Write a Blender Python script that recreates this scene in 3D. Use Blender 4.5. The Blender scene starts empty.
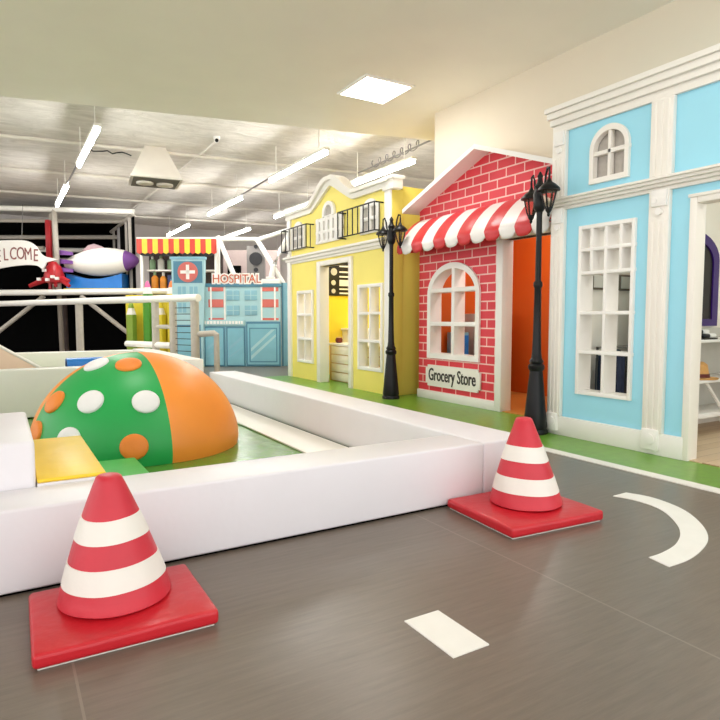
import bpy, bmesh, math, random
from mathutils import Matrix, Vector
random.seed(7)
S = bpy.context.scene
COL = S.collection

# ------------------------------------------------------------------ camera, world, light, exposure
TH = math.atan(360 / 600 * math.cos(math.atan(42 / 600)))     # heading, clockwise from +Y
PITCH = math.atan(42 / 600)
cam_d = bpy.data.cameras.new('camera'); cam = bpy.data.objects.new('camera', cam_d); COL.objects.link(cam)
cam_d.sensor_width = 36; cam_d.lens = 30; cam_d.clip_start = 0.05
cam.location = (0, 0, 1.1); cam.rotation_euler = (math.pi / 2 - PITCH, 0, -TH)
S.camera = cam
W = bpy.data.worlds.new('world'); S.world = W; W.use_nodes = True
W.node_tree.nodes['Background'].inputs[0].default_value = (1.0, 0.99, 0.985, 1)
W.node_tree.nodes['Background'].inputs[1].default_value = 1.65
TUBE_POWER = 22
PANEL_POWER = 16
S.view_settings.view_transform = 'Standard'; S.view_settings.look = 'None'
S.view_settings.exposure = 0.42; S.view_settings.gamma = 1.0
S.view_settings.use_curve_mapping = False

# ------------------------------------------------------------------ materials
def lin(h):
    r = []
    for i in (0, 2, 4):
        c = int(h[i:i + 2], 16) / 255
        r.append(c / 12.92 if c <= 0.04045 else ((c + 0.055) / 1.055) ** 2.4)
    return (*r, 1)
MATS = {}
def mat(name, hexc, rough=0.5, var=0.04, vscale=6, bump=0.0, bscale=20, metal=0.0, emit=0.0, spec=0.5, coat=0.0):
    m = bpy.data.materials.new(name); m.use_nodes = True; MATS[name] = m
    nt = m.node_tree; b = nt.nodes['Principled BSDF']
    b.inputs['Roughness'].default_value = rough; b.inputs['Metallic'].default_value = metal
    b.inputs['Specular IOR Level'].default_value = spec; b.inputs['Coat Weight'].default_value = coat
    c = lin(hexc)
    tc = nt.nodes.new('ShaderNodeTexCoord')
    n = nt.nodes.new('ShaderNodeTexNoise'); n.inputs['Scale'].default_value = vscale; n.inputs['Detail'].default_value = 4
    nt.links.new(tc.outputs['Object'], n.inputs['Vector'])
    r = nt.nodes.new('ShaderNodeValToRGB'); nt.links.new(n.outputs['Fac'], r.inputs['Fac'])
    r.color_ramp.elements[0].position = 0.3; r.color_ramp.elements[1].position = 0.7
    r.color_ramp.elements[0].color = (*[x * (1 - var) for x in c[:3]], 1)
    r.color_ramp.elements[1].color = (*[min(1, x * (1 + var)) for x in c[:3]], 1)
    nt.links.new(r.outputs['Color'], b.inputs['Base Color'])
    if emit:
        b.inputs['Emission Color'].default_value = c; b.inputs['Emission Strength'].default_value = emit
    if bump:
        n2 = nt.nodes.new('ShaderNodeTexNoise'); n2.inputs['Scale'].default_value = bscale; n2.inputs['Detail'].default_value = 3
        nt.links.new(tc.outputs['Object'], n2.inputs['Vector'])
        bp = nt.nodes.new('ShaderNodeBump'); bp.inputs['Strength'].default_value = bump; bp.inputs['Distance'].default_value = 0.02
        nt.links.new(n2.outputs['Fac'], bp.inputs['Height']); nt.links.new(bp.outputs['Normal'], b.inputs['Normal'])
    return m
white_vinyl = mat('white_vinyl', 'EBE8EC', 0.38, 0.015, 3, 0.25, 5)
cream_vinyl = mat('cream_vinyl', 'EFEBE2', 0.4, 0.02, 3, 0.15, 5)
shade_vinyl = mat('shaded_white_vinyl', 'DCDED4', 0.45, 0.02, 3, 0.15, 5)  # white foam standing in shade, the shade mixed into the colour
red_vinyl = mat('red_vinyl', 'C8202C', 0.33, 0.05, 6, 0.3, 9)
pink_red_vinyl = mat('cone_red_vinyl', 'CE2C3C', 0.42, 0.05, 6, 0.25, 12)
cone_white = mat('cone_white_vinyl', 'F0EBE2', 0.42, 0.02, 6, 0.2, 12)
yellow_vinyl = mat('yellow_vinyl', 'F7CF2C', 0.4, 0.04, 4, 0.2, 8)
green_vinyl = mat('green_vinyl', '45B848', 0.4, 0.04, 4, 0.15, 6)
dome_green = mat('dome_green_vinyl', '1EA44E', 0.42, 0.04, 3, 0.12, 4)
dome_orange = mat('dome_orange_vinyl', 'F79433', 0.42, 0.03, 3, 0.12, 4)
spot_orange = mat('spot_orange_vinyl', 'F0882C', 0.5, 0.03, 5, 0.2, 14)
spot_white = mat('spot_white_vinyl', 'EDEBEA', 0.5, 0.02, 5, 0.2, 14)
peach_vinyl = mat('peach_vinyl', 'EBCDB4', 0.45, 0.02, 3)
blue_vinyl = mat('blue_vinyl', '1E78CC', 0.35, 0.05, 5)
green_turf = mat('green_floor_vinyl', '6C9F30', 0.3, 0.10, 14, 0.05, 60)
pit_green = mat('pit_green_vinyl', '5A8E34', 0.22, 0.06, 5, 0.05, 40)
tape = mat('white_tape', 'F2EFE8', 0.45, 0.02, 10)
trim_white = mat('trim_white', 'F3F0EB', 0.45, 0.006, 8)
trim_cream = mat('trim_cream', 'F1ECE3', 0.5, 0.006, 8)
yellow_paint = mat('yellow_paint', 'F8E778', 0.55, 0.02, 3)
yellow_side = mat('darker_yellow', 'E4CF5C', 0.55, 0.02, 3)  # darker yellow, used on the side walls
yellow_deep = mat('deep_yellow_paint', 'FADA3C', 0.55, 0.02, 3)
blue_paint = mat('blue_paint', '9FDDF0', 0.5, 0.015, 3)
wall_cream = mat('cream_wall_paint', 'F4EDE1', 0.7, 0.015, 2)
wall_grey = mat('grey_wall_paint', 'CFC8C2', 0.8, 0.05, 1)
orange_paint = mat('orange_paint', 'D2651C', 0.5, 0.03, 2)
orange_floor = mat('orange_floor', 'C98A3E', 0.35, 0.06, 4)
black_iron = mat('black_iron', '07080B', 0.38, 0.2, 9, spec=0.35)
lamp_glass = mat('clear_lantern_glass', 'E8E2D0', 0.1, 0.02)
_b = lamp_glass.node_tree.nodes['Principled BSDF']; _b.inputs['Transmission Weight'].default_value = 0.95; _b.inputs['IOR'].default_value = 1.05
black_net = mat('black_interior', '050505', 0.95, 0.3, 8, spec=0.05)  # near-black for nets, the dark frame inside and shadow gaps
dark_brown = mat('dark_brown', '3A2C28', 0.7, 0.2, 8)
pole_grey = mat('grey_foam_padding', 'B9B2A6', 0.6, 0.06, 12, 0.3, 40)
pole_white = mat('white_foam_padding', 'F2EFE6', 0.5, 0.02, 8)
steel = mat('grey_steel', '8E8A86', 0.4, 0.08, 9, metal=0.3)
sheet_metal = mat('painted_sheet_metal', 'DDD6CA', 0.45, 0.03, 4)
dim_grey = mat('grey_gauze', 'B9B2AA', 0.8, 0.06, 30)
tube_mat = mat('lit_tube', 'FFFFFF', 0.5, 0.0, emit=45.0)
panel_mat = mat('lit_panel', 'FFFBF2', 0.5, 0.0, emit=5.0)
sign_white = mat('sign_white', 'F2EEE4', 0.5, 0.01)
ink = mat('dark_ink', '3A352F', 0.6, 0.05)
dark_red_ink = mat('dark_red_ink', '8A524E', 0.6, 0.05)
awn_red = mat('awning_red', 'D5343A', 0.35, 0.05, 8, 0.15, 12)
awn_white = mat('awning_white', 'F4EFEC', 0.4, 0.02, 8, 0.15, 12)
hosp_blue = mat('hospital_blue', '88BACB', 0.5, 0.03, 5)
hosp_light = mat('hospital_light_blue', 'A9D0D6', 0.5, 0.04, 5)
hosp_dark = mat('hospital_dark_blue', '4B829B', 0.5, 0.05, 5)
hosp_teal = mat('hospital_door_teal', '7FBACA', 0.4, 0.06, 4)
hosp_red = mat('hospital_red', 'CF6A60', 0.5, 0.04, 5)
hosp_orange = mat('sign_letter_orange', 'C9623E', 0.5, 0.04)
stall_red = mat('stall_red', 'D0402E', 0.5, 0.05); stall_yellow = mat('stall_yellow', 'F3CF3A', 0.5, 0.05)
pencil_yellow = mat('pencil_yellow', 'E0CB2E', 0.5, 0.06); pencil_green = mat('pencil_green', '4E9A28', 0.5, 0.06)
pencil_lime = mat('pencil_lime', '8CA838', 0.5, 0.06)
pink = mat('pink', 'E86AA0', 0.5, 0.04); tip_orange = mat('tip_orange', 'F0803C', 0.5, 0.04)
purple = mat('purple', '7C4A96', 0.4, 0.05); mauve = mat('mauve', 'B79A9E', 0.5, 0.05); navy = mat('navy', '1C2A5C', 0.5, 0.1)
deep_purple = mat('deep_purple', '3A1670', 0.3, 0.05)
bottle_orange = mat('bottle_orange', 'D98A24', 0.4, 0.08); bottle_green = mat('bottle_green', '7C9A74', 0.4, 0.08)
pale_grey = mat('pale_grey', 'C9C6BC', 0.5, 0.04)
red_toy = mat('red_toy', 'B01C24', 0.4, 0.08)
straw = mat('straw', 'D9A462', 0.8, 0.08, 60, 0.3, 120); band_brown = mat('hat_band', '6B2418', 0.6, 0.05)
cloth_navy = mat('cloth_navy', '232B42', 0.9, 0.15, 20); cloth_grey = mat('cloth_grey', '4C4B48', 0.9, 0.15, 20)
shoe_black = mat('shoe_black', '17151A', 0.4, 0.1)
tan_wood = mat('tan_wood', 'CDAA78', 0.5, 0.08, 12)
plank_cream = mat('plank_cream', 'EFE6CE', 0.6, 0.04, 12)
caramel = mat('caramel_plank', 'D5B27C', 0.6, 0.06, 12)

def brick_mat():
    m = bpy.data.materials.new('red_brick'); m.use_nodes = True; nt = m.node_tree; b = nt.nodes['Principled BSDF']
    tc = nt.nodes.new('ShaderNodeTexCoord'); sx = nt.nodes.new('ShaderNodeSeparateXYZ'); cx = nt.nodes.new('ShaderNodeCombineXYZ')
    nt.links.new(tc.outputs['Object'], sx.inputs[0]); nt.links.new(sx.outputs['Y'], cx.inputs['X']); nt.links.new(sx.outputs['Z'], cx.inputs['Y'])
    br = nt.nodes.new('ShaderNodeTexBrick'); nt.links.new(cx.outputs[0], br.inputs['Vector'])
    br.inputs['Scale'].default_value = 1; br.inputs['Brick Width'].default_value = 0.28; br.inputs['Row Height'].default_value = 0.108
    br.inputs['Mortar Size'].default_value = 0.0085; br.inputs['Mortar Smooth'].default_value = 0.1; br.inputs['Bias'].default_value = 0
    br.inputs['Color1'].default_value = lin('E23C48'); br.inputs['Color2'].default_value = lin('DA3440'); br.inputs['Mortar'].default_value = lin('F3C6BE')
    nt.links.new(br.outputs['Color'], b.inputs['Base Color']); b.inputs['Roughness'].default_value = 0.5
    return m
brick = brick_mat()

def road_mat():
    m = bpy.data.materials.new('road_vinyl'); m.use_nodes = True; nt = m.node_tree; b = nt.nodes['Principled BSDF']
    tc = nt.nodes.new('ShaderNodeTexCoord'); mp = nt.nodes.new('ShaderNodeMapping'); mp.inputs['Scale'].default_value = (1.2, 14, 1)
    nt.links.new(tc.outputs['Object'], mp.inputs['Vector'])
    n = nt.nodes.new('ShaderNodeTexNoise'); n.inputs['Scale'].default_value = 3; n.inputs['Detail'].default_value = 8; n.inputs['Roughness'].default_value = 0.7
    nt.links.new(mp.outputs['Vector'], n.inputs['Vector'])
    r = nt.nodes.new('ShaderNodeValToRGB'); nt.links.new(n.outputs['Fac'], r.inputs['Fac'])
    r.color_ramp.elements[0].position = 0.3; r.color_ramp.elements[1].position = 0.75
    r.color_ramp.elements[0].color = lin('6B6055'); r.color_ramp.elements[1].color = lin('7D7165')
    # sheet seams
    sx = nt.nodes.new('ShaderNodeSeparateXYZ'); nt.links.new(tc.outputs['Object'], sx.inputs[0])
    ad = nt.nodes.new('ShaderNodeMath'); ad.operation = 'ADD'; ad.inputs[1].default_value = -0.16; nt.links.new(sx.outputs['X'], ad.inputs[0])
    mo = nt.nodes.new('ShaderNodeMath'); mo.operation = 'PINGPONG'; mo.inputs[1].default_value = 0.9; nt.links.new(ad.outputs[0], mo.inputs[0])
    lt = nt.nodes.new('ShaderNodeMath'); lt.operation = 'LESS_THAN'; lt.inputs[1].default_value = 0.004; nt.links.new(mo.outputs[0], lt.inputs[0])
    mx = nt.nodes.new('ShaderNodeMixRGB'); nt.links.new(lt.outputs[0], mx.inputs['Fac']); nt.links.new(r.outputs['Color'], mx.inputs[1]); mx.inputs[2].default_value = lin('877C70')
    nt.links.new(mx.outputs['Color'], b.inputs['Base Color'])
    b.inputs['Roughness'].default_value = 0.3; b.inputs['Specular IOR Level'].default_value = 0.5
    bp = nt.nodes.new('ShaderNodeBump'); bp.inputs['Strength'].default_value = 0.08; bp.inputs['Distance'].default_value = 0.01
    nt.links.new(n.outputs['Fac'], bp.inputs['Height']); nt.links.new(bp.outputs['Normal'], b.inputs['Normal'])
    return m
road = road_mat()

def ceil_mat():
    m = bpy.data.materials.new('ceiling_insulation'); m.use_nodes = True; nt = m.node_tree; b = nt.nodes['Principled BSDF']
    tc = nt.nodes.new('ShaderNodeTexCoord')
    n = nt.nodes.new('ShaderNodeTexNoise'); n.inputs['Scale'].default_value = 2.2; n.inputs['Detail'].default_value = 9; n.inputs['Roughness'].default_value = 0.62; n.inputs['Distortion'].default_value = 1.2
    mp = nt.nodes.new('ShaderNodeMapping'); mp.inputs['Scale'].default_value = (0.7, 1.5, 1)
    nt.links.new(tc.outputs['Object'], mp.inputs['Vector']); nt.links.new(mp.outputs['Vector'], n.inputs['Vector'])
    r = nt.nodes.new('ShaderNodeValToRGB'); nt.links.new(n.outputs['Fac'], r.inputs['Fac'])
    r.color_ramp.elements[0].position = 0.32; r.color_ramp.elements[1].position = 0.68
    r.color_ramp.elements[0].color = lin('CDC6BB'); r.color_ramp.elements[1].color = lin('EAE4DB')
    nt.links.new(r.outputs['Color'], b.inputs['Base Color']); b.inputs['Roughness'].default_value = 0.6
    bp = nt.nodes.new('ShaderNodeBump'); bp.inputs['Strength'].default_value = 0.5; bp.inputs['Distance'].default_value = 0.12
    nt.links.new(n.outputs['Fac'], bp.inputs['Height']); nt.links.new(bp.outputs['Normal'], b.inputs['Normal'])
    return m
ceil_m = ceil_mat()

def plank_mat():
    m = bpy.data.materials.new('wood_planks'); m.use_nodes = True; nt = m.node_tree; b = nt.nodes['Principled BSDF']
    tc = nt.nodes.new('ShaderNodeTexCoord'); br = nt.nodes.new('ShaderNodeTexBrick'); nt.links.new(tc.outputs['Object'], br.inputs['Vector'])
    br.inputs['Scale'].default_value = 1; br.inputs['Brick Width'].default_value = 1.1; br.inputs['Row Height'].default_value = 0.12; br.inputs['Mortar Size'].default_value = 0.003
    br.inputs['Color1'].default_value = lin('D8BFA0'); br.inputs['Color2'].default_value = lin('CBAF8C'); br.inputs['Mortar'].default_value = lin('A68A68')
    nt.links.new(br.outputs['Color'], b.inputs['Base Color']); b.inputs['Roughness'].default_value = 0.4
    return m
planks = plank_mat()

# ------------------------------------------------------------------ object helpers
def world_of(o):
    m = o.matrix_basis.copy()
    while o.parent:
        o = o.parent; m = o.matrix_basis @ m
    return m
def tag(o, label=None, cat=None, group=None, kind=None):
    if label: o['label'] = label
    if cat: o['category'] = cat
    if group: o['group'] = group
    if kind: o['kind'] = kind
    return o
def thing(name, loc, label, cat, rotz=0.0, group=None):
    o = bpy.data.objects.new(name, None); COL.objects.link(o); o.empty_display_size = 0.1
    o.location = loc; o.rotation_euler = (0, 0, rotz)
    return tag(o, label, cat, group)
FR = Matrix.Identity(4)                      # frame the coordinates are written in
BK = Matrix.Rotation(-TH, 4, 'Z')            # play-centre back rows stand square to this heading
def bkloc(u, d, z=0): return BK @ Vector((u, d, z))

def build(name, bm, mats, parent=None, frame=None, smooth=35, keep=False):
    """links a bmesh written in `frame` coordinates as one object"""
    f = frame if frame is not None else FR
    inv = world_of(parent).inverted() if parent else Matrix.Identity(4)
    if not keep:
        bmesh.ops.transform(bm, matrix=inv @ f, verts=bm.verts[:])
    bmesh.ops.recalc_face_normals(bm, faces=bm.faces[:])
    me = bpy.data.meshes.new(name); bm.to_mesh(me); bm.free()
    if not isinstance(mats, (list, tuple)): mats = [mats]
    for m in mats: me.materials.append(m)
    if smooth:
        for p in me.polygons: p.use_smooth = True
        me.set_sharp_from_angle(angle=math.radians(smooth))
    o = bpy.data.objects.new(name, me); COL.objects.link(o)
    if parent: o.parent = parent
    return o
def NB(): return bmesh.new()
def merge(bm, tmp, mi=0, M=None):
    if M is not None: bmesh.ops.transform(tmp, matrix=M, verts=tmp.verts[:])
    vm = {v: bm.verts.new(v.co) for v in tmp.verts}
    for f in tmp.faces:
        try:
            nf = bm.faces.new([vm[v] for v in f.verts]); nf.material_index = mi if mi is not None else f.material_index
        except ValueError: pass
    tmp.free()
def box(bm, x0, x1, y0, y1, z0, z1, bev=0.0, seg=2, mi=0, M=None):
    t = bmesh.new(); bmesh.ops.create_cube(t, size=1)
    for v in t.verts:
        v.co = Vector(((x0 + x1) / 2 + v.co.x * (x1 - x0), (y0 + y1) / 2 + v.co.y * (y1 - y0), (z0 + z1) / 2 + v.co.z * (z1 - z0)))
    if bev:
        bev = min(bev, 0.45 * min(abs(x1 - x0), abs(y1 - y0), abs(z1 - z0)))
        bmesh.ops.bevel(t, geom=t.edges[:], offset=bev, segments=seg, profile=0.5, affect='EDGES')
    merge(bm, t, mi, M); return bm
def B(*a, **k): return box(NB(), *a, **k)
def lathe(bm, prof, cx=0, cy=0, n=24, mi=0, M=None, cap=True):
    t = bmesh.new(); rings = []
    for r, z in prof:
        rings.append([t.verts.new((cx + r * math.cos(2 * math.pi * i / n), cy + r * math.sin(2 * math.pi * i / n), z)) for i in range(n)])
    for a, b in zip(rings, rings[1:]):
        for i in range(n): t.faces.new((a[i], a[(i + 1) % n], b[(i + 1) % n], b[i]))
    if cap:
        t.faces.new(rings[0][::-1]); t.faces.new(rings[-1])
    merge(bm, t, mi, M); return bm
def tube(bm, pts, r, n=10, mi=0, r1=None):
    """round bar along a polyline"""
    P = [Vector(p) for p in pts]; rings = []
    for i, p in enumerate(P):
        if i == 0: d = P[1] - P[0]
        elif i == len(P) - 1: d = P[-1] - P[-2]
        else: d = (P[i + 1] - P[i]).normalized() + (P[i] - P[i - 1]).normalized()
        d.normalize(); a = Vector((0, 0, 1)) if abs(d.z) < 0.9 else Vector((1, 0, 0))
        u = d.cross(a).normalized(); w = d.cross(u)
        rr = r if r1 is None else r + (r1 - r) * i / (len(P) - 1)
        rings.append([bm.verts.new(p + rr * (u * math.cos(2 * math.pi * k / n) + w * math.sin(2 * math.pi * k / n))) for k in range(n)])
    for a, b in zip(rings, rings[1:]):
        for k in range(n):
            f = bm.faces.new((a[k], a[(k + 1) % n], b[(k + 1) % n], b[k])); f.material_index = mi
    for rg in (rings[0][::-1], rings[-1]):
        f = bm.faces.new(rg); f.material_index = mi
    return bm
def prism(bm, poly, axis, a0, a1, mi=0, M=None):
    """polygon extruded along an axis: 'x' takes (y,z), 'y' takes (x,z), 'z' takes (x,y)"""
    def mk(p, a): return {'x': (a, p[0], p[1]), 'y': (p[0], a, p[1]), 'z': (p[0], p[1], a)}[axis]
    t = bmesh.new()
    lo = [t.verts.new(mk(p, a0)) for p in poly]; hi = [t.verts.new(mk(p, a1)) for p in poly]
    t.faces.new(lo); t.faces.new(hi[::-1])
    n = len(poly)
    for i in range(n): t.faces.new((lo[i], lo[(i + 1) % n], hi[(i + 1) % n], hi[i]))
    bmesh.ops.triangulate(t, faces=[f for f in t.faces if len(f.verts) > 4])
    merge(bm, t, mi, M); return bm
def curve_bm(cu):
    o = bpy.data.objects.new('tmp', cu); COL.objects.link(o)
    dg = bpy.context.evaluated_depsgraph_get(); dg.update()
    me = bpy.data.meshes.new_from_object(o.evaluated_get(dg))
    bm = bmesh.new(); bm.from_mesh(me)
    bpy.data.objects.remove(o); bpy.data.meshes.remove(me); bpy.data.curves.remove(cu)
    for f in bm.faces: f.material_index = 0
    return bm
def plate(outer, holes, x0, x1):
    """flat panel with openings; outlines in (y,z), thickness from x0 to x1"""
    cu = bpy.data.curves.new('tmp', 'CURVE'); cu.dimensions = '2D'; cu.fill_mode = 'BOTH'; cu.extrude = abs(x1 - x0) / 2
    for poly in [outer] + holes:
        sp = cu.splines.new('POLY'); sp.points.add(len(poly) - 1); sp.use_cyclic_u = True
        for p, q in zip(sp.points, poly): p.co = (q[0], q[1], 0, 1)
    bm = curve_bm(cu)
    bmesh.ops.transform(bm, matrix=Matrix(((0, 0, 1, (x0 + x1) / 2), (1, 0, 0, 0), (0, 1, 0, 0), (0, 0, 0, 1))), verts=bm.verts[:])
    bmesh.ops.remove_doubles(bm, verts=bm.verts[:], dist=1e-5)
    return bm
def text_bm(s, size, M, ext=0.004, sx=1.0, spacing=1.0, bold=0.0, align='CENTER'):
    cu = bpy.data.curves.new('tmp', 'FONT'); cu.body = s; cu.size = size; cu.extrude = ext; cu.align_x = align; cu.align_y = 'CENTER'
    cu.space_character = spacing; cu.offset = bold; cu.resolution_u = 3
    bm = curve_bm(cu)
    bmesh.ops.transform(bm, matrix=M @ Matrix.Diagonal((sx, 1, 1, 1)), verts=bm.verts[:])
    return bm
def face_x(x, y, z):    # lettering on a facade that looks towards -X
    return Matrix(((0, 0, -1, x), (-1, 0, 0, y), (0, 1, 0, z), (0, 0, 0, 1)))
def face_d(u, d, z):    # lettering that looks towards -Y of its frame
    return Matrix(((1, 0, 0, u), (0, 0, -1, d), (0, 1, 0, z), (0, 0, 0, 1)))
def arch(y0, y1, z0, zs, zt, n=14):
    """arched outline: sides to zs, half ellipse up to zt"""
    c = (y0 + y1) / 2; a = (y1 - y0) / 2
    return [(y0, z0), (y1, z0)] + [(c + a * math.cos(math.pi * i / n), zs + (zt - zs) * math.sin(math.pi * i / n)) for i in range(n + 1)]
def rect(y0, y1, z0, z1): return [(y0, z0), (y1, z0), (y1, z1), (y0, z1)]

def struct(name, bm, m, parent=None, frame=None, label=None, cat=None, smooth=35):
    o = build(name, bm, m, parent, frame, smooth)
    if not parent: o['kind'] = 'structure'
    if label: o['label'] = label
    if cat and not parent: o['category'] = cat
    return o

# ------------------------------------------------------------------ setting
fl = struct('floor', B(-7, 10, -3, 24, -0.1, 0.0), road, label='dark brown-grey vinyl road floor', cat='floor')
gr = build('green_lane', B(3.9, 7.4, -2.5, 10.5, 0.0, 0.003), green_turf, fl); gr['label'] = 'green vinyl strip in front of the play houses'
o = build('lane_line', B(3.83, 3.935, -2.5, 10.5, 0.0, 0.006), tape, fl); o['label'] = 'long white line along the green strip'
outer = [(3.21, 2.32), (3.345, 2.325), (3.39, 2.17), (3.33, 1.95), (3.17, 1.75), (2.99, 1.615), (2.80, 1.545), (2.64, 1.515), (2.50, 1.515)]
inner = [(3.25, 2.20), (3.22, 2.02), (3.09, 1.85), (2.95, 1.735), (2.78, 1.655), (2.62, 1.625), (2.52, 1.625)]
def smoothline(P, n=5):
    out = []
    for i in range(len(P) - 1):
        p0 = Vector(P[max(i - 1, 0)]); p1 = Vector(P[i]); p2 = Vector(P[i + 1]); p3 = Vector(P[min(i + 2, len(P) - 1)])
        for k in range(n):
            t = k / n
            out.append(tuple(0.5 * ((2 * p1) + (p2 - p0) * t + (2 * p0 - 5 * p1 + 4 * p2 - p3) * t * t + (3 * p1 - p0 - 3 * p2 + p3) * t ** 3)))
    out.append(tuple(P[-1])); return out
bm = NB()
so = smoothline(outer[1:]); si = smoothline([outer[0]] + inner); m_ = 40
def resample(P, m):
    L = [0]
    for a, b in zip(P, P[1:]): L.append(L[-1] + (Vector(b) - Vector(a)).length)
    out = []
    for k in range(m + 1):
        s = L[-1] * k / m; i = 0
        while i < len(P) - 2 and L[i + 1] < s: i += 1
        t = (s - L[i]) / max(1e-9, L[i + 1] - L[i]); out.append(Vector(P[i]).lerp(Vector(P[i + 1]), t))
    return out
ro = resample(so, m_); ri = resample(si, m_)
for k in range(m_):
    prism(bm, [tuple(ro[k]), tuple(ro[k + 1]), tuple(ri[k + 1]), tuple(ri[k])], 'z', 0.0, 0.004)
bmesh.ops.remove_doubles(bm, verts=bm.verts[:], dist=1e-4)
o = build('road_marking', bm, tape, fl, smooth=0); o['label'] = 'white curved road marking'
bm = NB(); prism(bm, [(1.375, 1.725), (1.375, 1.45), (1.22, 1.45), (1.22, 1.725)], 'z', 0.0, 0.004)
o = build('road_marking', bm, tape, fl, smooth=0); o['label'] = 'white dash of road marking nearest the camera'

struct('ceiling', B(-7, 10, -3, 24, 4.4, 4.5), ceil_m, label='silvery grey wrinkled insulation ceiling', cat='ceiling')
bm = NB(); prism(bm, [(-7, -3), (8, -3), (8, 7.30), (-7, 10.6)], 'z', 3.9, 4.395)
struct('ceiling_soffit', bm, wall_cream, label='cream dropped ceiling above the road', cat='ceiling')
struct('wall_back', B(-7, 10, 22.5, 22.7, 0, 4.4), wall_grey, label='grey back wall', cat='wall')
struct('wall_right', B(9.6, 9.8, -3, 22.5, 0, 4.4), wall_grey, label='grey right wall behind the play houses', cat='wall')
struct('wall_bulkhead', B(5.22, 7.2, -2.5, 6.72, 2.72, 3.9), mat('bulkhead_paint', 'E6DAC6', 0.75, 0.015, 2), label='cream wall above the brick and blue houses', cat='wall')
# ceiling purlins
for i, y in enumerate((12.75, 15.45, 18.2, 20.9)):
    bm = NB(); tube(bm, [(-3, y + 0.3, 4.34), (9.5, y - 1.3, 4.34)], 0.035, 8)
    struct('trim_%d' % (i + 1), bm, sheet_metal, label='thin painted ceiling pipe crossing the room', cat='ceiling pipe')

# ------------------------------------------------------------------ lights of the room
def tube_light(x, y0, y1, label):
    t = thing('tube_light', (x, y0, 3.8), label, 'ceiling light', group=None)
    bm = NB(); box(bm, x - 0.05, x + 0.05, y0, y1, 3.835, 3.885, 0.01)
    for yy in (y0 + 0.3, y1 - 0.3): tube(bm, [(x, yy, 3.88), (x, yy, 4.4)], 0.008, 6)
    build('housing', bm, pole_white, t)
    bm = NB(); tube(bm, [(x, y0 + 0.02, 3.8), (x, y1 - 0.02, 3.8)], 0.034, 10)
    build('tube', bm, tube_mat, t)
    L = bpy.data.lights.new('tube_glow', 'AREA'); L.shape = 'RECTANGLE'; L.size = 0.1; L.size_y = y1 - y0; L.energy = TUBE_POWER; L.color = (1, 0.985, 0.96)
    lo = bpy.data.objects.new('tube_glow', L); COL.objects.link(lo); lo.parent = t; lo.location = (0, (y1 - y0) / 2, -0.06)
    return t
tube_light(1.30, 9.47, 11.92, 'nearest lit ceiling tube, steep in the upper left, left of the square duct')
tube_light(1.28, 13.92, 16.4, 'lit ceiling tube just above the top beam of the play frame')
tube_light(4.68, 8.87, 11.28, 'big lit ceiling tube left of the yellow house gable')
tube_light(4.78, 13.2, 15.7, 'middle lit ceiling tube between the square duct and the yellow house')
tube_light(4.83, 17.8, 20.4, 'lit ceiling tube right above the red and yellow striped awning')
tube_light(6.24, 8.6, 10.82, 'lit ceiling tube over the right half of the yellow house roofline')
tube_light(6.43, 12.9, 15.2, 'lit ceiling tube at the left corner of the yellow house roof')
tube_light(6.62, 17.6, 20.3, 'lit ceiling tube above the white tubes behind the hospital sign')
def conduit(pts, r, label, name='conduit', m=steel):
    bm = NB(); tube(bm, pts, r, 6); return tag(build(name, bm, m), label, 'pipe')
conduit([(1.3, 11.95, 3.87), (1.29, 13.9, 3.87)], 0.018, 'thin grey conduit linking the two left ceiling tubes')
conduit([(4.69, 11.3, 3.87), (4.77, 13.18, 3.87)], 0.018, 'thin grey conduit linking the tubes left of the yellow house')
conduit([(6.25, 10.85, 3.9), (6.42, 12.88, 3.9)], 0.018, 'thin grey conduit behind the yellow house gable')
conduit([(3.56, 11.1, 4.36), (3.55, 13.0, 4.36), (3.56, 20, 4.36)], 0.022, 'long beige conduit running from the security camera past the duct', m=sheet_metal)
pts = [(6.3 - 0.02 * q, 10.6 - 2.9 * q, 4.02 + 0.05 * q) for q in [i / 20 for i in range(21)]]
conduit(pts, 0.016, 'dark cable conduit above the tube beside the cream wall')
pts = []
for i in range(110):
    a = i * 0.36; q = i / 110
    pts.append((6.28 + 0.05 * q, 8.5 + 1.6 * q + 0.09 * math.cos(a), 4.08 + 0.07 * math.sin(a)))
conduit(pts, 0.010, 'coiled grey cable hanging at the near end of the tube by the cream wall', 'cable_coil')
pts = [(1.55 + 0.085 * i, 12.65 - 0.01 * i, 4.33 - 0.05 * abs(math.sin(i * 0.9)) - 0.02 * (i % 2)) for i in range(10)]
conduit(pts, 0.012, 'black wavy cable on the ceiling left of the square duct', 'ceiling_cable', black_iron)
t = thing('security_camera', (3.51, 10.95, 4.4), 'small white dome camera with black lens on the ceiling right of the duct', 'camera')
bm = NB(); lathe(bm, [(0.06, 4.4), (0.06, 4.36), (0.045, 4.33)], 3.51, 10.95, 14); build('base', bm, trim_white, t)
bm = NB(); tube(bm, [(3.51, 10.95, 4.34), (3.46, 10.80, 4.29)], 0.05, 12); build('camera_body', bm, trim_white, t)
bm = NB(); tube(bm, [(3.463, 10.81, 4.293), (3.455, 10.785, 4.284)], 0.032, 12); build('lens', bm, black_iron, t)
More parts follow.
